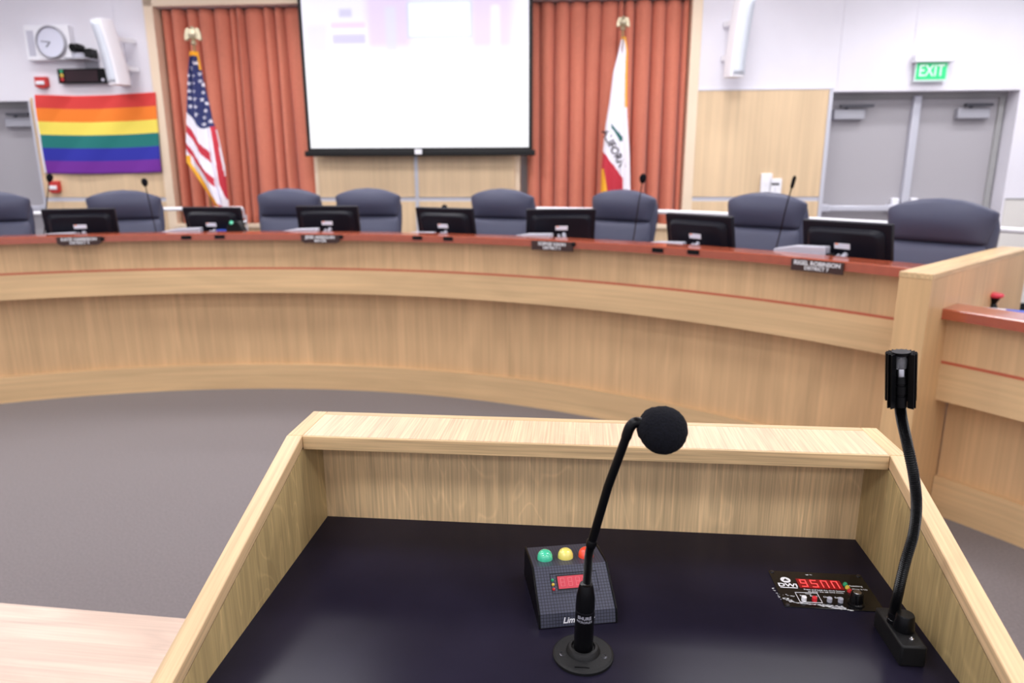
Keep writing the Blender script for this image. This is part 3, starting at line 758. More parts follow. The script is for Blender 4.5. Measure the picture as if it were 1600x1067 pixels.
def make_chair(label):
    root = thing('office_chair', label, 'chair', (0, 0, .24), 0, 'grey leather chairs behind the desk')
    # origin on the floor under the seat; the chair faces -y
    tilt = Matrix.Rotation(R(-7), 4, 'X'); tilt.translation = Vector((0, .22, 0))
    b1 = backrest_mesh(.872, 1.10, .055, 'head_cushion', 'leather', root, w0=.238, w1=.262, t=.060, bulge=.045)
    b2 = backrest_mesh(.46, .880, .0, 'back_cushion', 'leather_s', root, w0=.215, w1=.244, t=.050, bulge=.03)
    m = MB()
    def fs(u, v):
        a = 2*PI*u; c, s_ = math.cos(a), math.sin(a); z = .44 + .645*v
        w = .235 + .033*min(1, v*1.5); k = 1-.5*max(0, (v-.9)/.1)**2
        x = w*math.copysign(abs(c)**.4, c)*(1 - .08*max(0, (v-.88)/.12)); y = .03 + .045*math.copysign(abs(s_)**.6, s_)*k
        return Vector((x, y, z - .06*(abs(x)/w)**2.2*v*v))
    m.grid(fs, 36, 16, closed=True); b3 = m.obj('back_shell', 'leather', root, smooth=60)
    for b in (b1, b2, b3): b.matrix_local = tilt
    m = MB()
    def fq(u, v):
        a = 2*PI*u; c, s_ = math.cos(a), math.sin(a); e = math.sin(PI*min(1, max(0, v)))**.35
        return Vector((.255*math.copysign(abs(c)**.5, c)*(.85+.15*e), -.04+.25*math.copysign(abs(s_)**.5, s_)*(.85+.15*e), .40+.10*v))
    m.grid(fq, 36, 8, closed=True); m.obj('seat', 'leather_s', root, smooth=60)
    for sg in (-1, 1):
        m = MB(); m.tube(spline([(sg*.22, .12, .40), (sg*.262, .10, .48), (sg*.262, .08, .62), (sg*.25, -.02, .66)], 5), .016, n=8)
        m.box(sg*.245-.028, sg*.245+.028, -.20, .10, .655, .69); m.obj('armrest', 'black_m', root, bevel=.01)
    m = MB(); m.tube([(0, 0, .08), (0, 0, .40)], .028); m.obj('gas_column', 'black', root)
    m = MB()
    for k in range(5):
        a = 2*PI*k/5+.3; m.tube([(0, 0, .10), (.28*math.cos(a), .28*math.sin(a), .07)], [.03, .016], n=8)
    m.obj('star_base', 'black', root)
    for k in range(5):
        a = 2*PI*k/5+.3; cxx, cyy = .28*math.cos(a), .28*math.sin(a); m = MB()
        m.tube([(cxx-.02*math.sin(a), cyy+.02*math.cos(a), .027), (cxx+.02*math.sin(a), cyy-.02*math.cos(a), .027)], .027, n=14)
        m.tube([(cxx, cyy, .03), (cxx, cyy, .075)], .008, n=6); m.obj('caster', 'black', root)
    return root
chairs = [(-28, 300, 5.35, 4, 'grey leather chair cut by the picture edge before the grey door'),
          (186, 296, 5.25, 6, 'grey leather chair below the rainbow flag'),
          (430, 290, 5.4, -6, 'grey leather chair beside the star spangled flag, before the rust curtain'),
          (570, 292, 5.4, 8, 'grey leather chair behind the mayor plate, before the wood panel under the screen'),
          (763.5, 298, 5.35, -6, 'grey leather chair under the screen on the side nearer the white state flag'),
          (943, 293, 5.4, -14, 'grey leather chair before the white state flag'),
          (1169, 300, 5.3, -8, 'grey leather chair before the thermostat on the wood panel'),
          (1440, 311, 5.02, -4, 'grey leather chair in front of the double doors')]
chairs[0] = (-28, 300, 5.35, 4, 'grey leather chair before the single grey door')
proto = None
for px, py, r, dyaw, lab in chairs:
    p = onR(px, py, r); ph = phi(p)
    if proto is None: proto = c = make_chair(lab)
    else: c = copy_tree(proto)
    c['label'] = lab
    q = pol(rad(p)-.12, phi(p), .24)
    c.location = q; c.rotation_euler = (0, 0, -ph + R(dyaw)); c.scale = (1, 1, 1)

# ------------------------------------------------------------------ monitors
def make_monitor(label):
    root = thing('monitor', label, 'monitor', (0, 0, .97), 0, 'black monitors along the desk')
    # back faces -y (the camera), screen faces +y
    w, h = .215, .27
    T = Matrix.Translation((0, 0, .005)) @ Matrix.Rotation(R(12), 4, 'X')
    m = MB(); m.box(-w, w, 0, .028, 0, h, T); m.obj('bezel', 'mon', root, bevel=.004)
    m = MB()
    def fn(u, v):
        a = 2*PI*u; c, s_ = math.cos(a), math.sin(a); k = 1 - .16*v
        return T @ Vector((w*.90*k*math.copysign(abs(c)**.25, c), -.03*v, h*.50 + h*.41*k*math.copysign(abs(s_)**.25, s_)))
    m.grid(fn, 48, 4, closed=True); m.obj('back_cover', 'mon', root, bevel=.006)
    m = MB(); m.box(-w+.015, w-.015, .028, .030, .015, h-.015, T); m.obj('screen', 'mon', root)
    m = MB(); m.box(-.035, .04, -.0325, -.030, .150, .176, T); m.obj('white_sticker', 'paper', root)
    m = MB(); m.box(-.030, -.016, -.0335, -.0325, .170, .176, T); m.obj('orange_mark', 'r_orange', root)
    m = MB(); m.tube([(-.014, -.075, .0), (-.014, -.085, .10), (-.014, -.04, .118)], .009, n=10); m.tube([(.018, -.075, .0), (.018, -.085, .105), (.018, -.04, .125)], .013, n=10)
    m.obj('stand_arm', 'silver', root)
    m = MB(); m.box(-.10, .10, -.10, .06, 0, .012); m.obj('stand_foot', 'mon', root, bevel=.004)
    return root
mons = [((66, 333), (178, 331), 'black monitor backing the district 4 plate'),
        ((278, 325), (378, 326), 'black monitor below the star spangled flag with a small timer beside it'),
        ((461, 323.5), (558, 323.5), 'black monitor standing above the mayor name plate'),
        ((643, 330), (741, 333), 'black monitor behind the middle pair of port plates, turned slightly'),
        ((825, 331), (929, 326.5), 'black monitor behind the district 5 plate'),
        ((1034, 337), (1143, 344), 'black monitor in front of the low wood plinth, between districts 5 and 7'),
        ((1248, 346), (1392, 355), 'largest black monitor, behind the district 7 plate')]
mp_ = None
for a, b, lab in mons:
    zt_ = 1.235; A = atz(*a, zt_); B = atz(*b, zt_); c = (A+B)/2; yaw = math.atan2(B.y-A.y, B.x-A.x)
    print('MON', [round(v, 2) for v in c], 'w', round((B-A).length, 3), 'yaw', round(math.degrees(yaw), 1), 'r', round(rad(c), 2))
    r_ = min(max(rad(c), 4.52), 4.72); ph = phi(c); tang = -ph
    c = onR((a[0]+b[0])/2, (a[1]+b[1])/2, r_)
    yaw = tang + max(-R(28), min(R(28), yaw-tang))
    if mp_ is None: mp_ = o = make_monitor(lab)
    else: o = copy_tree(mp_)
    o['label'] = lab
    # the top edge leans towards the camera by tan(12)*h
    back = Vector((-math.sin(yaw), math.cos(yaw), 0))*(.27*math.sin(R(12)))
    o.location = Vector((c.x, c.y, .97)) + back; o.rotation_euler = (0, 0, yaw)
    o.location.z = c.z - .27*math.cos(R(12)) - .005
    if o.location.z < .97: o.location.z = .97
# low slanted grey consoles beside the monitors
cons = [((55, 366), (112, 362), 'grey slanted console on the desk beside the district 4 plate', 0),
        ((256, 360), (312, 352), 'grey slanted console beside the monitor below the star spangled flag', 0),
        ((441, 360), (496, 353), 'glossy grey slanted console behind the mayor name plate', 0),
        ((624, 361), (678, 363), 'flat grey console behind the middle pair of port plates', 0),
        ((803, 366), (862, 362), 'grey slanted console behind the district 5 name plate', 0),
        ((1006, 377), (1066, 376), 'grey slanted console before the monitor by the wood plinth', 0),
        ((1216, 382), (1292, 383), 'grey slanted console behind the district 7 name plate', 0)]
cp = None
for a, b, lab, _ in cons:
    A = onR(a[0], a[1], 4.46); B = onR(b[0], b[1], 4.46); c = (A+B)/2; ph = phi(c)
    if cp is None:
        cp = o = thing('desk_console', lab, 'console', (0, 0, .97), 0, 'grey consoles beside the monitors')
        m = MB(); w = .125
        m.prism([(-w, 0), (w, 0), (w, .150), (-w*.2, .145), (-w, .125)], -.035, .03); m.obj('console_body', 'silver', o, bevel=.005)
        m = MB(); m.box(-w+.015, w-.02, -.038, -.035, .03, .115); m.obj('console_panel', 'greyg', o)
        m = MB(); m.box(w, w+.03, -.02, .02, 0, .12); m.obj('cable_block', 'black', o, bevel=.004)
    else: o = copy_tree(cp)
    o['label'] = lab; o.location = (c.x, c.y, .97); o.rotation_euler = (0, 0, -ph)
    o.scale = (1, 1, max(.7, (c.z-.97)/.148))
# small speaker timer by the second monitor
p = onR(369, 362, 4.42); st = thing('speaker_timer', 'small black timer box with a green light on the desk', 'timer', (p.x, p.y, .97), -phi(p))
zz_ = onR(366, 345, 4.42).z - .97
m = MB(); m.prism([(-.05, 0), (.075, 0), (.075, zz_*.5), (.03, zz_), (-.02, zz_), (-.05, zz_*.75)], -.04, .04); m.obj('housing', 'black', st, bevel=.005)
m = MB(); m.lathe([(.013, 0), (.012, .004), (.007, .006), (0, .007)], n=20, T=Matrix.Translation((-.01, -.042, zz_*.95)) @ Matrix.Rotation(R(60), 4, 'X')); m.obj('indicator_light', 'lens_g', st)
p = onR(350, 361, 4.48); m = MB(); m.box(-.04, .03, -.03, .03, 0, .128); tag(m.obj('blue_card', 'blue', None, loc=(p.x, p.y, .97), rot=(0, 0, -phi(p)), bevel=.002), 'blue card box beside the small black timer', 'box')

# gooseneck microphones on the desk
def desk_mic(tip, low, rr, label, thin=False):
    A = onR(*tip, rr-.05); B = onR(*low, rr); ph = phi(B)
    base = pol(rr, ph, .97); dirv = (B-A)
    if dirv.z < 0:
        k = (B.z-.985)/(-dirv.z); base = B + dirv*k*.7; base.z = .97
    root = thing('desk_microphone', label, 'microphone', base, 0, 'gooseneck microphones along the desk')
    m = MB(); m.lathe([(.035, 0), (.035, .012), (.012, .02), (.009, .07), (.0, .07)]); m.obj('mic_base', 'black', root)
    a = A-base; b = B-base
    m = MB(); m.tube(spline([(0, 0, .06), b*.5+Vector((0, 0, .02)), b, a*.6+b*.4, a], 6), .0035, n=8); m.obj('gooseneck', 'black', root)
    d_ = (a-b).normalized() if (a-b).length > 1e-4 else Vector((0, 0, 1)); T = d_.to_track_quat('Z', 'Y').to_matrix().to_4x4(); T.translation = a
    m = MB(); 
    if thin: m.lathe([(.006, -.03), (.009, -.02), (.010, .03), (.006, .04), (.0, .041)], n=14, T=T)
    else: m.lathe([(.006, -.03), (.016, -.018), (.021, .0), (.019, .016), (.010, .027), (.0, .029)], n=18, T=T)
    m.obj('windscreen', 'foam', root)
desk_mic((77.5, 278), (71, 335), 4.85, 'thin gooseneck microphone before the single grey door')
desk_mic((226, 285), (240, 345), 4.85, 'thin gooseneck microphone in front of the chair by the rainbow flag')
desk_mic((694, 325), (690, 332), 4.85, 'short gooseneck microphone peeking over the turned monitor')
desk_mic((1004.5, 279), (996, 330), 4.85, 'thin gooseneck microphone beside the chair by the state flag')
desk_mic((1239, 286), (1228, 325), 4.85, 'slim gooseneck microphone rising beside the chair near the thermostat', True)

# handrails behind the chairs
def handrail(pts, posts, label):
    P = [atz(x, y, 1.12) for x, y in pts]; o0 = Vector((P[0].x, P[0].y, .24))
    root = thing('handrail', label, 'handrail', o0, 0, 'white handrails')
    S_ = spline(P, 8)
    m = MB(); m.tube([q-o0 for q in S_], .018, n=12); m.obj('rail', 'white', root)
    for px, py in posts:
        q = atz(px, py, 1.12); c = q-o0; r_ = .0
        q2 = Vector((c.x, c.y, 0))
        m = MB(); zb_ = 0 if rad(q) < 6.25 else -.24
        m.tube([(c.x-.02, c.y, zb_), (c.x-.02, c.y, c.z-.06)], .008, n=8); m.tube([(c.x+.02, c.y, zb_), (c.x+.02, c.y, c.z-.06)], .008, n=8)
        m.tube([(c.x, c.y, c.z-.09), (c.x, c.y, c.z)], .008, n=8); m.obj('post', 'alu', root)
        m = MB(); m.lathe([(.0, -.026), (.02, -.018), (.027, 0), (.02, .018), (0, .026)], n=16, T=Matrix.Translation((c.x, c.y, c.z-.13))); m.obj('post_ball', 'steel', root)
    return root
handrail([(-60, 338), (25, 334.3), (70, 333), (160, 329.5), (260, 326.8), (379, 325.5)], [(380, 325.5), (160, 329.5)], 'white handrail ending before the rust curtain near the stars and stripes')
handrail([(815, 326.3), (880, 327), (960, 328.7), (1105, 333.7), (1229, 341), (1358, 348), (1517, 356), (1600, 361), (1700, 367)], [(819, 326.3), (1018, 330.5), (1243, 341.5)], 'white handrail running from the state flag past the double doors')

# things on the lower desk
p = atz(1551, 485, .855); root = thing('hand_stamp', 'black hand stamp with a round red knob on the lower desk', 'stamp', (p.x, p.y, .825))
zt_ = aty(1551, 457, p.y).z - .825
m = MB(); m.box(-.032, .032, -.02, .02, 0, .035); m.obj('stamp_block', 'black', root, bevel=.004)
m = MB(); m.lathe([(.02, .035), (.012, .06), (.010, zt_*.55), (.017, zt_*.68), (.024, zt_*.8), (.01, zt_*.82)], n=20); m.obj('stamp_handle', 'black', root)
m = MB(); m.lathe([(.012, zt_*.78), (.031, zt_*.82), (.036, zt_*.9), (.030, zt_*.97), (.012, zt_), (0, zt_)], n=28); m.obj('stamp_knob', 'stamp', root)
p = atz(1581, 486, .90); root = thing('leaflet_stack', 'white and blue leaflets lying behind the red hand stamp', 'leaflets', (p.x, p.y, .825), R(-35))
m = MB(); m.box(-.12, .12, -.06, .10, 0, .065); m.obj('paper_stack', 'paper', root, bevel=.002)
m = MB(); m.prism([(-.02, .066), (.12, .066), (.12, .069), (-.02, .069)], -.058, .08); m.box(0.03, .121, -.0615, -.060, .01, .064); m.obj('blue_cover', 'blue', root)
p = atz(1535, 478, .86); root = thing('paper_clip_dish', 'small grey dish beside the hand stamp', 'dish', (p.x, p.y, .825))
m = MB(); m.lathe([(.02, 0), (.028, .03), (.026, .04), (.02, .035), (.0, .02)], n=20); m.obj('dish_bowl', 'silver', root)

# ------------------------------------------------------------------ side table
TA = atz(0, 941, .74); TB = atz(294, 966, .74); td = (TB-TA).normalized(); ang = math.atan2(td.y, td.x)
tr = TB + td*.13
tb = thing('side_table', 'pale beech laminate table standing beside the lectern', 'table', (tr.x, tr.y, 0), ang)
m = MB(); m.box(-1.8, 0, -.76, 0, .712, .74); m.obj('table_top', 'beech', tb, bevel=.002)
for x in (-1.7, -.1):
    for y in (-.68, -.08):
        m = MB(); m.tube([(x, y, 0), (x, y, .712)], .02); m.obj('leg', 'black', tb)

# ------------------------------------------------------------------ lectern
U0, U1, VB = -.335, .353, .842
lec = thing('lectern', 'oak lectern with sloping sides and a recessed black desktop', 'lectern', L(.009, .60, 0), -LA)
def lo(u, v): return (u-.009, v-.60)
ZS, SL = 1.181, .335; VF, VK = .778, .868; V0 = .22
def zside(v): return ZS - (VF-v)*SL if v < VF else ZS
T = Matrix(((0, 1, 0, 0), (1, 0, 0, 0), (0, 0, 1, 0), (0, 0, 0, 1)))    # prism x -> local y
for sgn, ua in ((-1, U0), (1, U1)):
    x = ua-.009; ct = .0175
    prof = [(V0-.6, 0), (VK-.6, 0), (VK-.6, ZS-ct), (VF-.6, ZS-ct), (V0-.6, zside(V0)-ct)]
    m = MB()
    a_, b_ = (x-.019, x) if sgn < 0 else (x, x+.019)
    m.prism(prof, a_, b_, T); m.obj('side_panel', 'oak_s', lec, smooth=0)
    gz = .002
    m = MB(); m.prism([(V0-.6+.001, zside(V0)-ct-.001), (VF-.6, ZS-ct-.001), (VK-.6-.002, ZS-ct-.001), (VK-.6-.002, ZS-ct+gz), (VF-.6, ZS-ct+gz), (V0-.6+.001, zside(V0)-ct+gz)], a_+.0008, b_-.0008, T); m.obj('edge_joint', 'joint', lec, smooth=0)
    prof = [(V0-.6, zside(V0)-ct+.002), (VF-.6+.002, ZS-ct+.002), (VF-.6+.002, ZS), (VF-.6, ZS), (V0-.6, zside(V0))]
    m = MB(); m.prism(prof, a_-.0003, b_+.0003, T); m.obj('side_edge', 'oak_slope', lec, bevel=.0012)
    m = MB(); m.box(a_-.0003, b_+.0003, VF-.6+.0025, VK-.6, ZS-ct+.0014, ZS); m.obj('corner_cap', 'oak_y', lec, bevel=.0012)
x0, x1 = U0-.009, U1-.009
m = MB(); m.box(x0, x1, VB-.6, VB-.6+.02, 0, ZS-.0175); m.obj('back_panel', 'oak_v', lec, smooth=0)
m = MB(); m.box(x0+.0006, x1-.0006, VF-.6+.004, VK-.6-.012, ZS-.017, ZS-.0002); m.obj('top_shelf', 'oak_top', lec, smooth=0)
m = MB(); m.box(x0+.0004, x1-.0004, VF-.6, VF-.6+.0036, ZS-.0175, ZS); m.obj('shelf_front_edge', 'oak_x', lec, bevel=.001)
m = MB(); m.box(x0+.0004, x1-.0004, VK-.6-.0116, VK-.6, ZS-.0175, ZS); m.obj('shelf_back_edge', 'oak_x', lec, bevel=.0012)
m = MB(); m.box(x0, x1, V0-.6+.02, VB-.6, 1.015, 1.04); m.obj('desktop', 'black_lam', lec, smooth=0)
m = MB(); m.box(x0, x1, V0-.6+.03, V0-.6+.05, .10, 1.015); m.obj('front_panel', 'oak_v', lec, smooth=0)
ZT = 1.04

# ---- speaking timer box on the desktop
A = atz(842, 984, ZT); B = atz(965, 973, ZT); ex = (B-A).normalized(); ey = Vector((-ex.y, ex.x, 0)); W_ = (B-A).length
tmr = thing('countdown_timer', 'black wedge timer box with green, yellow and red domes', 'timer', A, math.atan2(ex.y, ex.x))
pr = [(0.0, 0.001), (.004, .0145), (.046, .043), (.095, .038), (.101, .001)]   # (y, z)
T = Matrix(((0, 1, 0, 0), (1, 0, 0, 0), (0, 0, 1, 0), (0, 0, 0, 1)))
def grow(p, g): 
    cy_ = .05; cz_ = .02; return [(y + (g if y > cy_ else -g), z + (g if z > cz_*.5 else 0)) for y, z in p]
for nm, a_, b_ in (('side_cheek', 0, .0018), ('side_cheek', W_-.0018, W_)):
    m = MB(); m.prism(grow(pr, .0012), a_, b_, T); m.obj(nm, 'black', tmr, bevel=.0004)
m = MB()
def strip(p0, p1, v0):
    vs = [m.bm.verts.new(Vector((x, p[0], p[1]))) for x, p in ((.0018, p0), (W_-.0018, p0), (W_-.0018, p1), (.0018, p1))]
    ln = math.hypot(p1[0]-p0[0], p1[1]-p0[1]); m.face(vs, [(0, v0), (W_, v0), (W_, v0+ln), (0, v0+ln)]); return v0+ln
v0 = 0
for a_, b_ in zip(pr, pr[1:]): v0 = strip(a_, b_, v0)
vs = [m.bm.verts.new(Vector((x, p[0], p[1]))) for x, p in ((.0018, pr[0]), (.0018, pr[-1]), (W_-.0018, pr[-1]), (W_-.0018, pr[0]))]; m.face(vs)
m.obj('timer_shell', 'grid', tmr, smooth=0)
# domes on the top face
for k, (px, py, c) in enumerate(((851.5, 871, 'lens_g'), (883.5, 868.5, 'lens_y'), (915.5, 867, 'lens_r'))):
    q = onplane(px, py+2.5, (0, 0, 1), ZT+.0405) - A; lx, ly = q.dot(ex), q.dot(ey)
    m = MB(); m.lathe([(.0086, -.002), (.0086, .0015), (.0081, .0045), (.0066, .0075), (.004, .0093), (.0, .0098)], n=28, T=Matrix.Translation((lx, ly, .0415))); m.obj('signal_lens', c, tmr, smooth=60)
# slope frame
sl = Vector((0, pr[2][0]-pr[1][0], pr[2][1]-pr[1][1])); slen = sl.length; sl.normalize()
def onslope(x, t, h=.0004): 
    nrm = Vector((1, 0, 0)).cross(sl); return Vector((x, pr[1][0], pr[1][1])) + sl*t + nrm*h
def sl_box(name, x0_, x1_, t0, t1, h, mm_, par=tmr, hb=-.0006):
    m = MB(); m.box(x0_, x1_, t0, t1, hb, h); return m.obj(name, mm_, par, mx=frame(onslope(0, 0, 0), (1, 0, 0), sl))
wx0 = .018
m = MB()
for a_ in ((wx0, wx0+.050, .0205, .0209), (wx0, wx0+.050, .0415, .0419), (wx0, wx0+.0004, .0205, .0419), (wx0+.050, wx0+.0504, .0205, .0419)): m.box(a_[0], a_[1], a_[2], a_[3], 0, .0003)
m.obj('window_outline', 'black', tmr, mx=frame(onslope(0, 0, 0), (1, 0, 0), sl))
sl_box('display_recess', wx0+.0060, wx0+.0435, .0235, .0400, .0003, 'black_m')
dw = sl_box('display_window', wx0+.0075, wx0+.0420, .0250, .0385, .0006, 'dispoff')
SEG = {'8': 'abcdefg', '9': 'abcdfg', '5': 'acdfg', '0': 'abcdef', 'n': 'abcef'}
def digit(m, ch, x, y, w, h, t, z0, z1, sh=0.0):
    seg = {'a': (x, x+w, y+h-t, y+h), 'g': (x, x+w, y+h/2-t/2, y+h/2+t/2), 'd': (x, x+w, y, y+t), 'f': (x, x+t, y+h/2, y+h), 'e': (x, x+t, y, y+h/2), 'b': (x+w-t, x+w, y+h/2, y+h), 'c': (x+w-t, x+w, y, y+h/2)}
    for s_ in SEG[ch]: a = seg[s_]; m.box(a[0]+.0001, a[1]-.0001, a[2]+.0001, a[3]-.0001, z0, z1)
m = MB()
for k in range(4): digit(m, '8', wx0+.0100+k*.0082, .0270, .005, .0098, .001, .0006, .0008)
m.obj('display_digits', 'dispseg', dw, mx=Matrix.Identity(4))
for t_, c in ((.0350, 'ledgreen'), (.0302, 'ledyellow'), (.0252, 'ledred')):
    m = MB(); m.lathe([(.0017, 0), (.0016, .0008), (.001, .0016), (0, .0018)], n=14, T=frame(onslope(wx0+.0020, t_, .0002), (1, 0, 0), sl)); m.obj('indicator_light', c, tmr)
lip = Vector((0, pr[1][0]-pr[0][0], pr[1][1]-pr[0][1])).normalized()
text('maker_lettering', 'Limitimer', .0084, 'wht', tmr, frame(Vector((.0415, pr[0][0], pr[0][1])) + lip*.0062 + Vector((1, 0, 0)).cross(lip)*.0004, (1, 0, 0), lip), ext=.0001, shear=.25, bold=.00015)

# ---- gooseneck microphone
G = lz(911, 1024); gm = thing('lectern_microphone', 'black gooseneck microphone with a foam ball on the lectern desktop', 'microphone', L(G.x, G.y, ZT), -LA)
def gl(px, py, v): q = lv(px, py, v); return Vector((q.x-G.x, q.y-G.y, q.z-ZT))
m = MB(); m.lathe([(.0292, 0), (.0292, .0028), (.0272, .0042), (.0165, .0058), (.0155, .0085), (.0138, .0105), (.0115, .011), (.0105, .009), (.0, .009)], n=56); m.obj('flange_mount', 'black_m', gm, smooth=25)
for x in (-.0195, .0195):
    m = MB(); m.lathe([(.0032, .0040), (.0034, .0052), (.0026, .0056), (.0024, .0050), (.0, .0050)], n=18, T=Matrix.Translation((x, -.006, .0))); s_ = m.obj('screw', 'dsteel', gm)
m = MB(); m.box(-.008, .006, -.0235, -.0225, .0035, .0052); m.obj('flange_slot', 'black', gm)
tp = gl(916, 912, G.y); bx = Vector((0, 0, .009)); ax = (tp-bx).normalized(); T = ax.to_track_quat('Z', 'Y').to_matrix().to_4x4(); T.translation = bx; ln = (tp-bx).length
m = MB(); m.lathe([(.0092, 0), (.0092, ln*.60), (.0088, ln*.605), (.0088, ln*.615), (.0092, ln*.62), (.0088, ln*.80), (.0072, ln*.94), (.0060, ln), (.0048, ln), (0, ln-.001)], n=36, T=T); mb = m.obj('plug_body', 'black', gm, smooth=30)
m = MB(); m.lathe([(.00935, ln*.606), (.00935, ln*.616)], n=36, T=T); m.obj('silver_ring', 'dsteel', gm)
# lettering wrapped round the barrel
def wrap_text(name, body, size, zc0, r, parent, bold=.0):
    o = text(name, body, size, 'btn_grey', parent, Matrix.Identity(4), ext=.00008, bold=bold)
    d_ = T.to_3x3().inverted() @ Vector((-.05, -1, 0)); fa_ = math.atan2(d_.y, d_.x)
    for v in o.data.vertices:
        a = fa_ + v.co.x/r; rr_ = r + .0001 + v.co.z
        v.co = T @ Vector((rr_*math.cos(a), rr_*math.sin(a), zc0 + v.co.y))
    return o
wrap_text('brand_lettering', 'SHURE', .0046, ln*.545, .0092, gm, bold=.0001); wrap_text('model_lettering', 'MICROFLEX', .0030, ln*.485, .0092, gm)
tilt_v = lambda t: G.y - .020*t
P = [gl(917, 910, tilt_v(0)), gl(918.5, 890, tilt_v(.08)), gl(920, 868, tilt_v(.16)), gl(924, 850, tilt_v(.25))]
sp = spline(P, 14); m = MB()
fine = []; rr_ = []
for i in range(len(sp)-1):
    for k in range(2): fine.append(sp[i].lerp(sp[i+1], k/2)); rr_.append(.0041 if k else .0031)
m.tube(fine, rr_, n=16); m.obj('ribbed_neck', 'black', gm, smooth=0)
P = [gl(923, 853, tilt_v(.24)), gl(925, 846, tilt_v(.27)), gl(950, 760, tilt_v(.6)), gl(978, 684, tilt_v(.95))]
m = MB(); m.tube([P[0], P[1], P[1].lerp(P[2], .03)], [.0047, .0049, .0042], n=20); m.tube(P[1:], [.0040, .0040, .0040], n=20)
P2 = [gl(978, 684, tilt_v(.95)), gl(984, 668, tilt_v(1)), gl(993, 660, tilt_v(1)), gl(1008, 662, tilt_v(1))]
m.tube(spline(P2, 6), [.0043]+[.0046]*17+[.0046], n=20); m.obj('stem', 'black', gm, smooth=60)
c0 = gl(1036, 672, tilt_v(1)); ax2 = (gl(1060, 690, tilt_v(1)) - gl(1000, 662, tilt_v(1))).normalized()
T2 = ax2.to_track_quat('Z', 'Y').to_matrix().to_4x4(); T2.translation = c0
k_ = .0206
prof = [(.006, -1.02*k_), (.0098, -.96*k_), (.014, -.80*k_)] + [(k_*math.cos(t)*1.0, k_*1.0*math.sin(t)) for t in [R(a) for a in range(-42, 91, 8)]]
m = MB(); m.lathe(prof, n=40, T=T2)
for v in m.bm.verts: v.co = c0 + (v.co-c0)*(1 + .012*math.sin(v.co.x*900)*math.sin(v.co.z*800))
m.obj('foam_windscreen', 'foam', gm, smooth=80)

# ---- inset speaking-clock panel
q = [lz(*a) for a in ((1201.6, 892), (1347, 900), (1380.6, 956), (1225, 949.7))]
pw = (q[1].x-q[0].x + q[2].x-q[3].x)/2; ph_ = (q[0].y-q[3].y + q[1].y-q[2].y)/2; c = (q[0]+q[1]+q[2]+q[3])/4
pn = thing('control_unit', 'flush black control panel with a lit red clock display', 'control panel', L(c.x, c.y, ZT), -LA)
M['panel'] = mat('panel_gloss', (12, 12, 14), rough=0.16)
m = MB(); m.box(-pw/2, pw/2, -ph_/2, ph_/2, 0, .0012); m.obj('panel_plate', 'panel', pn, bevel=.0004)
def pp(px, py): a = lz(px, py, ZT+.0012); return a.x-c.x, a.y-c.y
def flat(x, y, z=.0013): return frame((x, y, z), (1, 0, 0), (0, 1, 0))
for sx_, sy_ in ((-pw/2+.0035, ph_/2-.003), (pw/2-.0035, ph_/2-.003), (-pw/2+.0035, -ph_/2+.003), (pw/2-.0035, -ph_/2+.003)):
    m = MB(); m.lathe([(.0024, .0012), (.0022, .002), (.001, .0024), (0, .0022)], n=16, T=Matrix.Translation((sx_, sy_, 0))); m.obj('screw', 'dsteel', pn)
S5 = 5.3333
def cp_(x, y): return pp(1180 + x/S5, 870 + y/S5)
x, y = cp_(252, 192); m = MB(); m.lathe([(.0055, .0012), (.0055, .0014), (0, .0014)], n=32, T=Matrix.Translation((x, y, 0))); lg = m.obj('logo_disc', 'wht', pn)
m = MB(); m.prism([(-.0028, -.002), (.0028, -.002), (0, .0024)], -.0017, -.0014, Matrix.Translation((x, y, 0)) @ Matrix.Rotation(R(-90), 4, 'X')); m.obj('logo_mark', 'black', lg)
x, y = cp_(272, 236); text('logo_lettering', 'DWI', .0088, 'wht', pn, flat(x, y), bold=.00025, sx=1.2)
m = MB(); m.box(x-.0095, x+.0095, y-.0053, y-.0040, .0012, .0014); m.obj('logo_bar', 'wht', pn)
a = cp_(358, 190); b = cp_(715, 268); x0_, x1_ = cp_(385, 250)[0]-.001, cp_(690, 215)[0]+.0012
yt, yb_ = cp_(530, 196)[1], cp_(540, 264)[1]
m = MB(); m.box(x0_-.0012, x1_+.0012, yb_-.0006, yt+.0006, .0012, .0018); dp = m.obj('clock_display', 'dispred', pn)
m = MB(); dwid = (x1_-x0_)/4
for k, ch in enumerate('95nn'): digit(m, ch, x0_+k*dwid+dwid*.16, yb_+.0012, dwid*.62, (yt-yb_)-.0024, .0013, .0018, .0021)
m.obj('display_digits', 'seglit', dp)
for (px, py, cc) in ((750, 236, 'ledgreen'), (768, 262, 'ledyellow'), (787, 290, 'ledred')):
    x, y = cp_(px, py); m = MB(); m.lathe([(.0027, .0012), (.0026, .0026), (.0016, .0042), (0, .0045)], n=18, T=Matrix.Translation((x, y, 0))); m.obj('indicator_light', cc, pn)
for px, py, t_, s_ in ((838, 245, 'Speaking', .0040), (870, 272, 'Wrap It Up', .0036), (575, 280, 'Press and hold the clock button', .0034), (590, 295, 'to enter the set time mode.', .0034), (398, 322, 'Start', .0036), (488, 327, 'Reset', .0036), (603, 336, 'Clock', .0038), (698, 342, 'Select', .0038), (442, 309, 'Timer', .0028)):
    x, y = cp_(px, py); text('panel_lettering', t_, s_, 'wht', pn, flat(x, y), ext=.00005)
pts = [cp_(332, 296), cp_(515, 302), cp_(562, 384), cp_(375, 376)]
m = MB()
for i in range(4):
    a = Vector((*pts[i], .0013)); b = Vector((*pts[(i+1) % 4], .0013)); m.tube([a, b], .00035, n=6)
m.obj('button_outline', 'wht', pn)
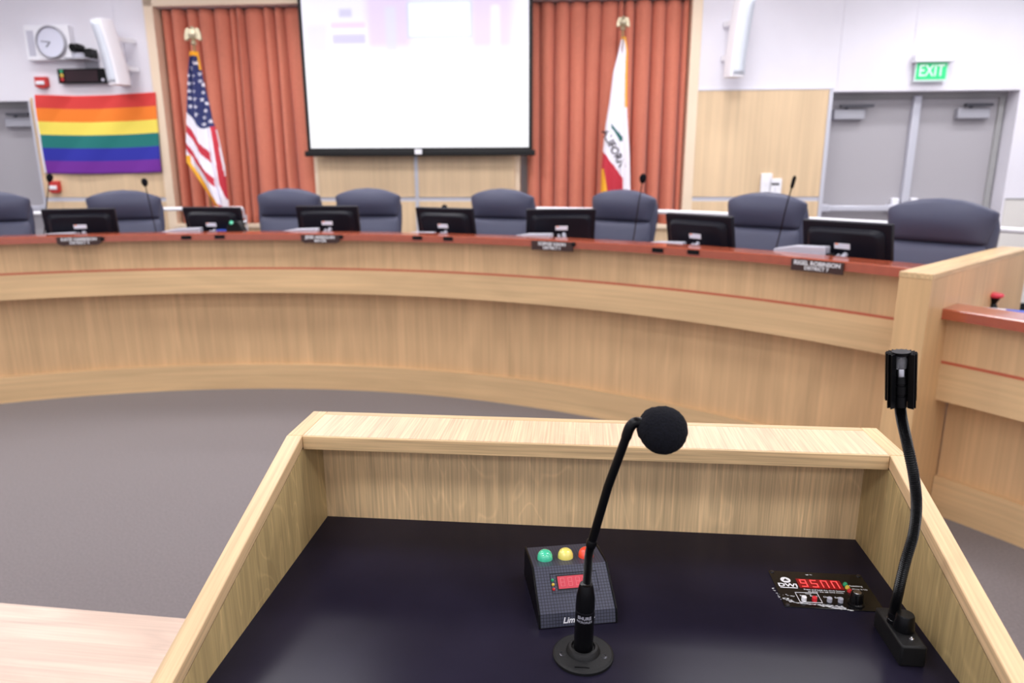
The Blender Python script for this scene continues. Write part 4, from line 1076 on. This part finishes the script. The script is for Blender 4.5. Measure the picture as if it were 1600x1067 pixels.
for px, py, cc in ((405, 362, 'wht'), (493, 366, 'btn_red'), (618, 372, 'btn_grey'), (710, 376, 'btn_grey')):
    x, y = cp_(px, py); m = MB(); m.lathe([(.0027, .0012), (.0027, .0055), (.0022, .006), (0, .006)], n=20, T=Matrix.Translation((x, y, 0))); m.obj('push_button', cc, pn)
x, y = cp_(840, 385); m = MB()
kp = []
m.lathe([(.0088, .0012), (.0088, .0022), (.0072, .003), (.0066, .0032), (.006, .0135), (.0052, .0145), (0, .0145)], n=48, T=Matrix.Translation((x, y, 0)))
for v in m.bm.verts:
    d_ = v.co-Vector((x, y, 0)); 
    if v.co.z > .003 and v.co.z < .0142 and math.hypot(d_.x, d_.y) > .005:
        an = math.atan2(d_.y, d_.x); v.co.x = x + d_.x*(1+.06*math.cos(12*an)); v.co.y = y + d_.y*(1+.06*math.cos(12*an))
kn = m.obj('control_knob', 'black', pn, smooth=30)
m = MB(); m.lathe([(.0042, .0145), (.0040, .0149), (0, .0149)], n=28, T=Matrix.Translation((x, y, 0))); m.obj('knob_cap', 'steel', kn)
m = MB(); rnd = random.Random(4)
def scuff(px0, py0, px1, py1, n, spread):
    for k in range(n):
        t = rnd.random(); x, y = cp_(px0+(px1-px0)*t + rnd.gauss(0, spread), py0+(py1-py0)*t + rnd.gauss(0, spread*.4))
        r_ = rnd.uniform(.0002, .0009); an = rnd.uniform(-.5, .3); k2 = rnd.uniform(.2, .6)
        m.box(-r_*1.6, r_*1.6, -r_*k2, r_*k2, .0011, .00135, Matrix.Translation((x, y, 0)) @ Matrix.Rotation(an, 4, 'Z'))
scuff(240, 345, 310, 372, 60, 9); scuff(310, 378, 560, 402, 60, 5); scuff(560, 402, 740, 430, 150, 14); scuff(740, 436, 815, 446, 20, 4); scuff(135, 240, 215, 352, 14, 4); scuff(420, 150, 490, 152, 6, 6); scuff(180, 310, 340, 330, 8, 12)
m.obj('worn_patch', 'worn', pn, smooth=0)['kind'] = 'stuff'

# ---- clip-base task lamp
q0 = lz(1406, 1041.6); q1 = lz(1443.5, 1043.4)
bx0, bx1 = q0.x, q1.x; by0 = q0.y; by1 = by0+.062; bc = Vector(((bx0+bx1)/2, (by0+by1)/2, ZT)); bwid = (bx1-bx0)/2 + .0008
lp = thing('gooseneck_lamp', 'black gooseneck task lamp with a finned head on the lectern', 'lamp', L(bc.x, bc.y, ZT), -LA)
def ll(px, py, v): q = lv(px, py, v); return Vector((q.x-bc.x, q.y-bc.y, q.z-ZT))
m = MB(); m.box(-bwid, bwid, -.031, .031, 0, .022); m.obj('lamp_base', 'black_m', lp, bevel=.002, seg=3)
T = Matrix.Translation((.001, -.004, .022))
m = MB(); m.lathe([(.0092, 0), (.0094, .002), (.0082, .0155), (.0074, .0168), (0, .0168)], n=40, T=T)
m.obj('dimmer_knob', 'black', lp, smooth=30)
for y_ in (-.019, .012):
    m = MB(); m.lathe([(.0024, 0), (.0022, .0009), (.0012, .0014), (.0, .0010)], n=18, T=Matrix.Translation((.002 if y_ < 0 else -.006, y_, .022))); m.obj('screw', 'steel', lp)
gv = lz(1397.5, 972, ZT+.022).y
g0 = ll(1397, 975, gv); 
m = MB(); m.lathe([(.0068, 0), (.0068, .004), (.0062, .0045), (.0062, .006), (.0068, .0065), (.0066, .011), (.0045, .012)], n=28, T=Matrix.Translation((g0.x, g0.y, .022))); m.obj('neck_socket', 'black', lp)
P = [Vector((g0.x, g0.y, .026))] + [ll(a, b, gv) for a, b in ((1398.5, 950), (1403.5, 925), (1414, 880), (1427, 835), (1432, 790), (1428, 745), (1417, 691), (1408.5, 652), (1406, 625))]
sp = spline(P, 16); m = MB(); fine = []; rr_ = []
for i in range(len(sp)-1):
    for k in range(2): fine.append(sp[i].lerp(sp[i+1], k/2)); rr_.append(.0050 if k else .0039)
m.tube(fine, rr_, n=16); m.obj('gooseneck', 'black', lp, smooth=0)
hb = ll(1407, 628, gv); ht = ll(1408.5, 549, gv); ha = (ht-hb); hl = ha.length; T = ha.normalized().to_track_quat('Z', 'Y').to_matrix().to_4x4(); T.translation = hb
# orientation: local angle such that the opening faces the camera, slightly to the left
inv = T.to_3x3().inverted(); face_dir = inv @ Vector((-.25, -1, 0)); fa = math.atan2(face_dir.y, face_dir.x)
hd = MB()
hd.lathe([(.0074, hl-.003), (.0078, hl-.002), (.0078, hl), (0, hl)], n=32, T=T)
for k in range(16):
    a = fa + R(46) + (2*PI-R(92))*k/15
    Tk = T @ Matrix.Rotation(a, 4, 'Z'); hd.box(.0070, .0128, -.00042, .00042, -.004 if k in (0, 1, 15, 14) else .002, hl-.001, Tk)
# half shell
n_ = 28; a0_ = fa+R(48); a1_ = fa+2*PI-R(48)
inner = [[T @ Vector((r_*math.cos(a0_+(a1_-a0_)*i/n_), r_*math.sin(a0_+(a1_-a0_)*i/n_), z)) for i in range(n_+1)] for r_, z in ((.0084, 0), (.0084, hl-.002), (.0075, hl-.002), (.0075, 0))]
vs = [[hd.bm.verts.new(p) for p in row] for row in inner]
for j in range(4):
    for i in range(n_): hd.face([vs[j][i], vs[j][i+1], vs[(j+1) % 4][i+1], vs[(j+1) % 4][i]])
hd.face([vs[j][0] for j in range(4)]); hd.face([vs[j][n_] for j in range(4)])
head = hd.obj('finned_head', 'black', lp, smooth=25)
m = MB(); m.lathe([(.0058, -.004), (.0058, .006), (.0050, .0065), (.0050, .008), (.0058, .0085), (.0058, .016), (.0050, .0165), (.0050, .018), (.0056, .0185), (.005, .025), (.0045, .025)], n=24, T=T); m.obj('bulb_socket', 'black', lp, smooth=25)
m = MB(); m.lathe([(.0044, .025), (.0044, .031), (.0040, .032)], n=20, T=T); m.obj('bulb_collar', 'steel', lp)
m = MB(); m.lathe([(.0038, .031), (.0048, .034), (.0048, .040), (.0036, .0445), (.0, .0455)], n=20, T=T); m.obj('bulb', 'bulb', lp, smooth=60)

# ------------------------------------------------------------------ ceiling lights
def troffer(x, y, label, power, w=.6, l=1.2, col=(1, .985, 1.0), spread=180):
    root = thing('ceiling_light', label, 'ceiling light', (x, y, 3.55), 0, 'ceiling light panels')
    m = MB(); m.box(-l/2-.03, l/2+.03, -w/2-.03, w/2+.03, -.02, 0); m.obj('frame', 'white', root)
    m = MB(); m.box(-l/2, l/2, -w/2, w/2, -.024, -.02); m.obj('diffuser', 'lightpanel', root)
    li = bpy.data.lights.new('panel_lamp', 'AREA'); li.shape = 'RECTANGLE'; li.size = l; li.size_y = w; li.energy = power; li.color = col; li.spread = R(spread)
    o = bpy.data.objects.new('panel_lamp', li); COL.objects.link(o); o.parent = root; o.location = (0, 0, -.03)
for yy, pw_ in ((-3.6, 22), (-1.2, 17), (1.0, 11), (3.2, 19), (5.2, 22)):  # rows behind the camera are added as fill for upright surfaces
    for xx in (-4.2, -1.4, 1.4, 4.2):
        troffer(xx, yy, 'unseen rectangular white light panel set in the ceiling', pw_)
for k, s_ in enumerate((-6.4, -4.6, -2.6, -.6, 1.4, 3.4, 5.0)):  # end panel near the single grey door is added to brighten that wall
    p = W(s_, .9, 0); troffer(p.x, p.y, 'unseen rectangular white light panel near the back wall', 9, w=.2, l=1.2, spread=115)

# ------------------------------------------------------------------ world
w = bpy.data.worlds.new('world'); sc.world = w; w.use_nodes = True
bg = w.node_tree.nodes['Background']; bg.inputs[0].default_value = (0.86, 0.84, 0.95, 1); bg.inputs[1].default_value = 0.8

# ------------------------------------------------------------------ camera
cam = bpy.data.cameras.new('camera'); co = bpy.data.objects.new('camera', cam); COL.objects.link(co); sc.camera = co
cam.sensor_fit = 'HORIZONTAL'; cam.sensor_width = 36; cam.lens = 36*F/1600; cam.clip_start = .02; cam.clip_end = 60
fwd = Vector((0, math.cos(TH), -math.sin(TH))); upv = Vector((0, math.sin(TH), math.cos(TH))); rt = Vector((1, 0, 0))
c, s = math.cos(RO), math.sin(RO)
# ray(): image axes (a, b) are rotated by RO before use
xr = rt*c + upv*s; yr = rt*(-s) + upv*c
mm = Matrix((xr, yr, -fwd)).transposed().to_4x4(); mm.translation = EYE; co.matrix_world = mm
cam.dof.use_dof = True; cam.dof.focus_distance = .80; cam.dof.aperture_fstop = 6.0

sc.view_settings.view_transform = 'Standard'; sc.view_settings.look = 'None'; sc.view_settings.gamma = 1; sc.view_settings.use_curve_mapping = False
sc.view_settings.exposure = 0.17
sc.cycles.use_denoising = True; sc.cycles.max_bounces = 6; sc.cycles.sample_clamp_indirect = 6
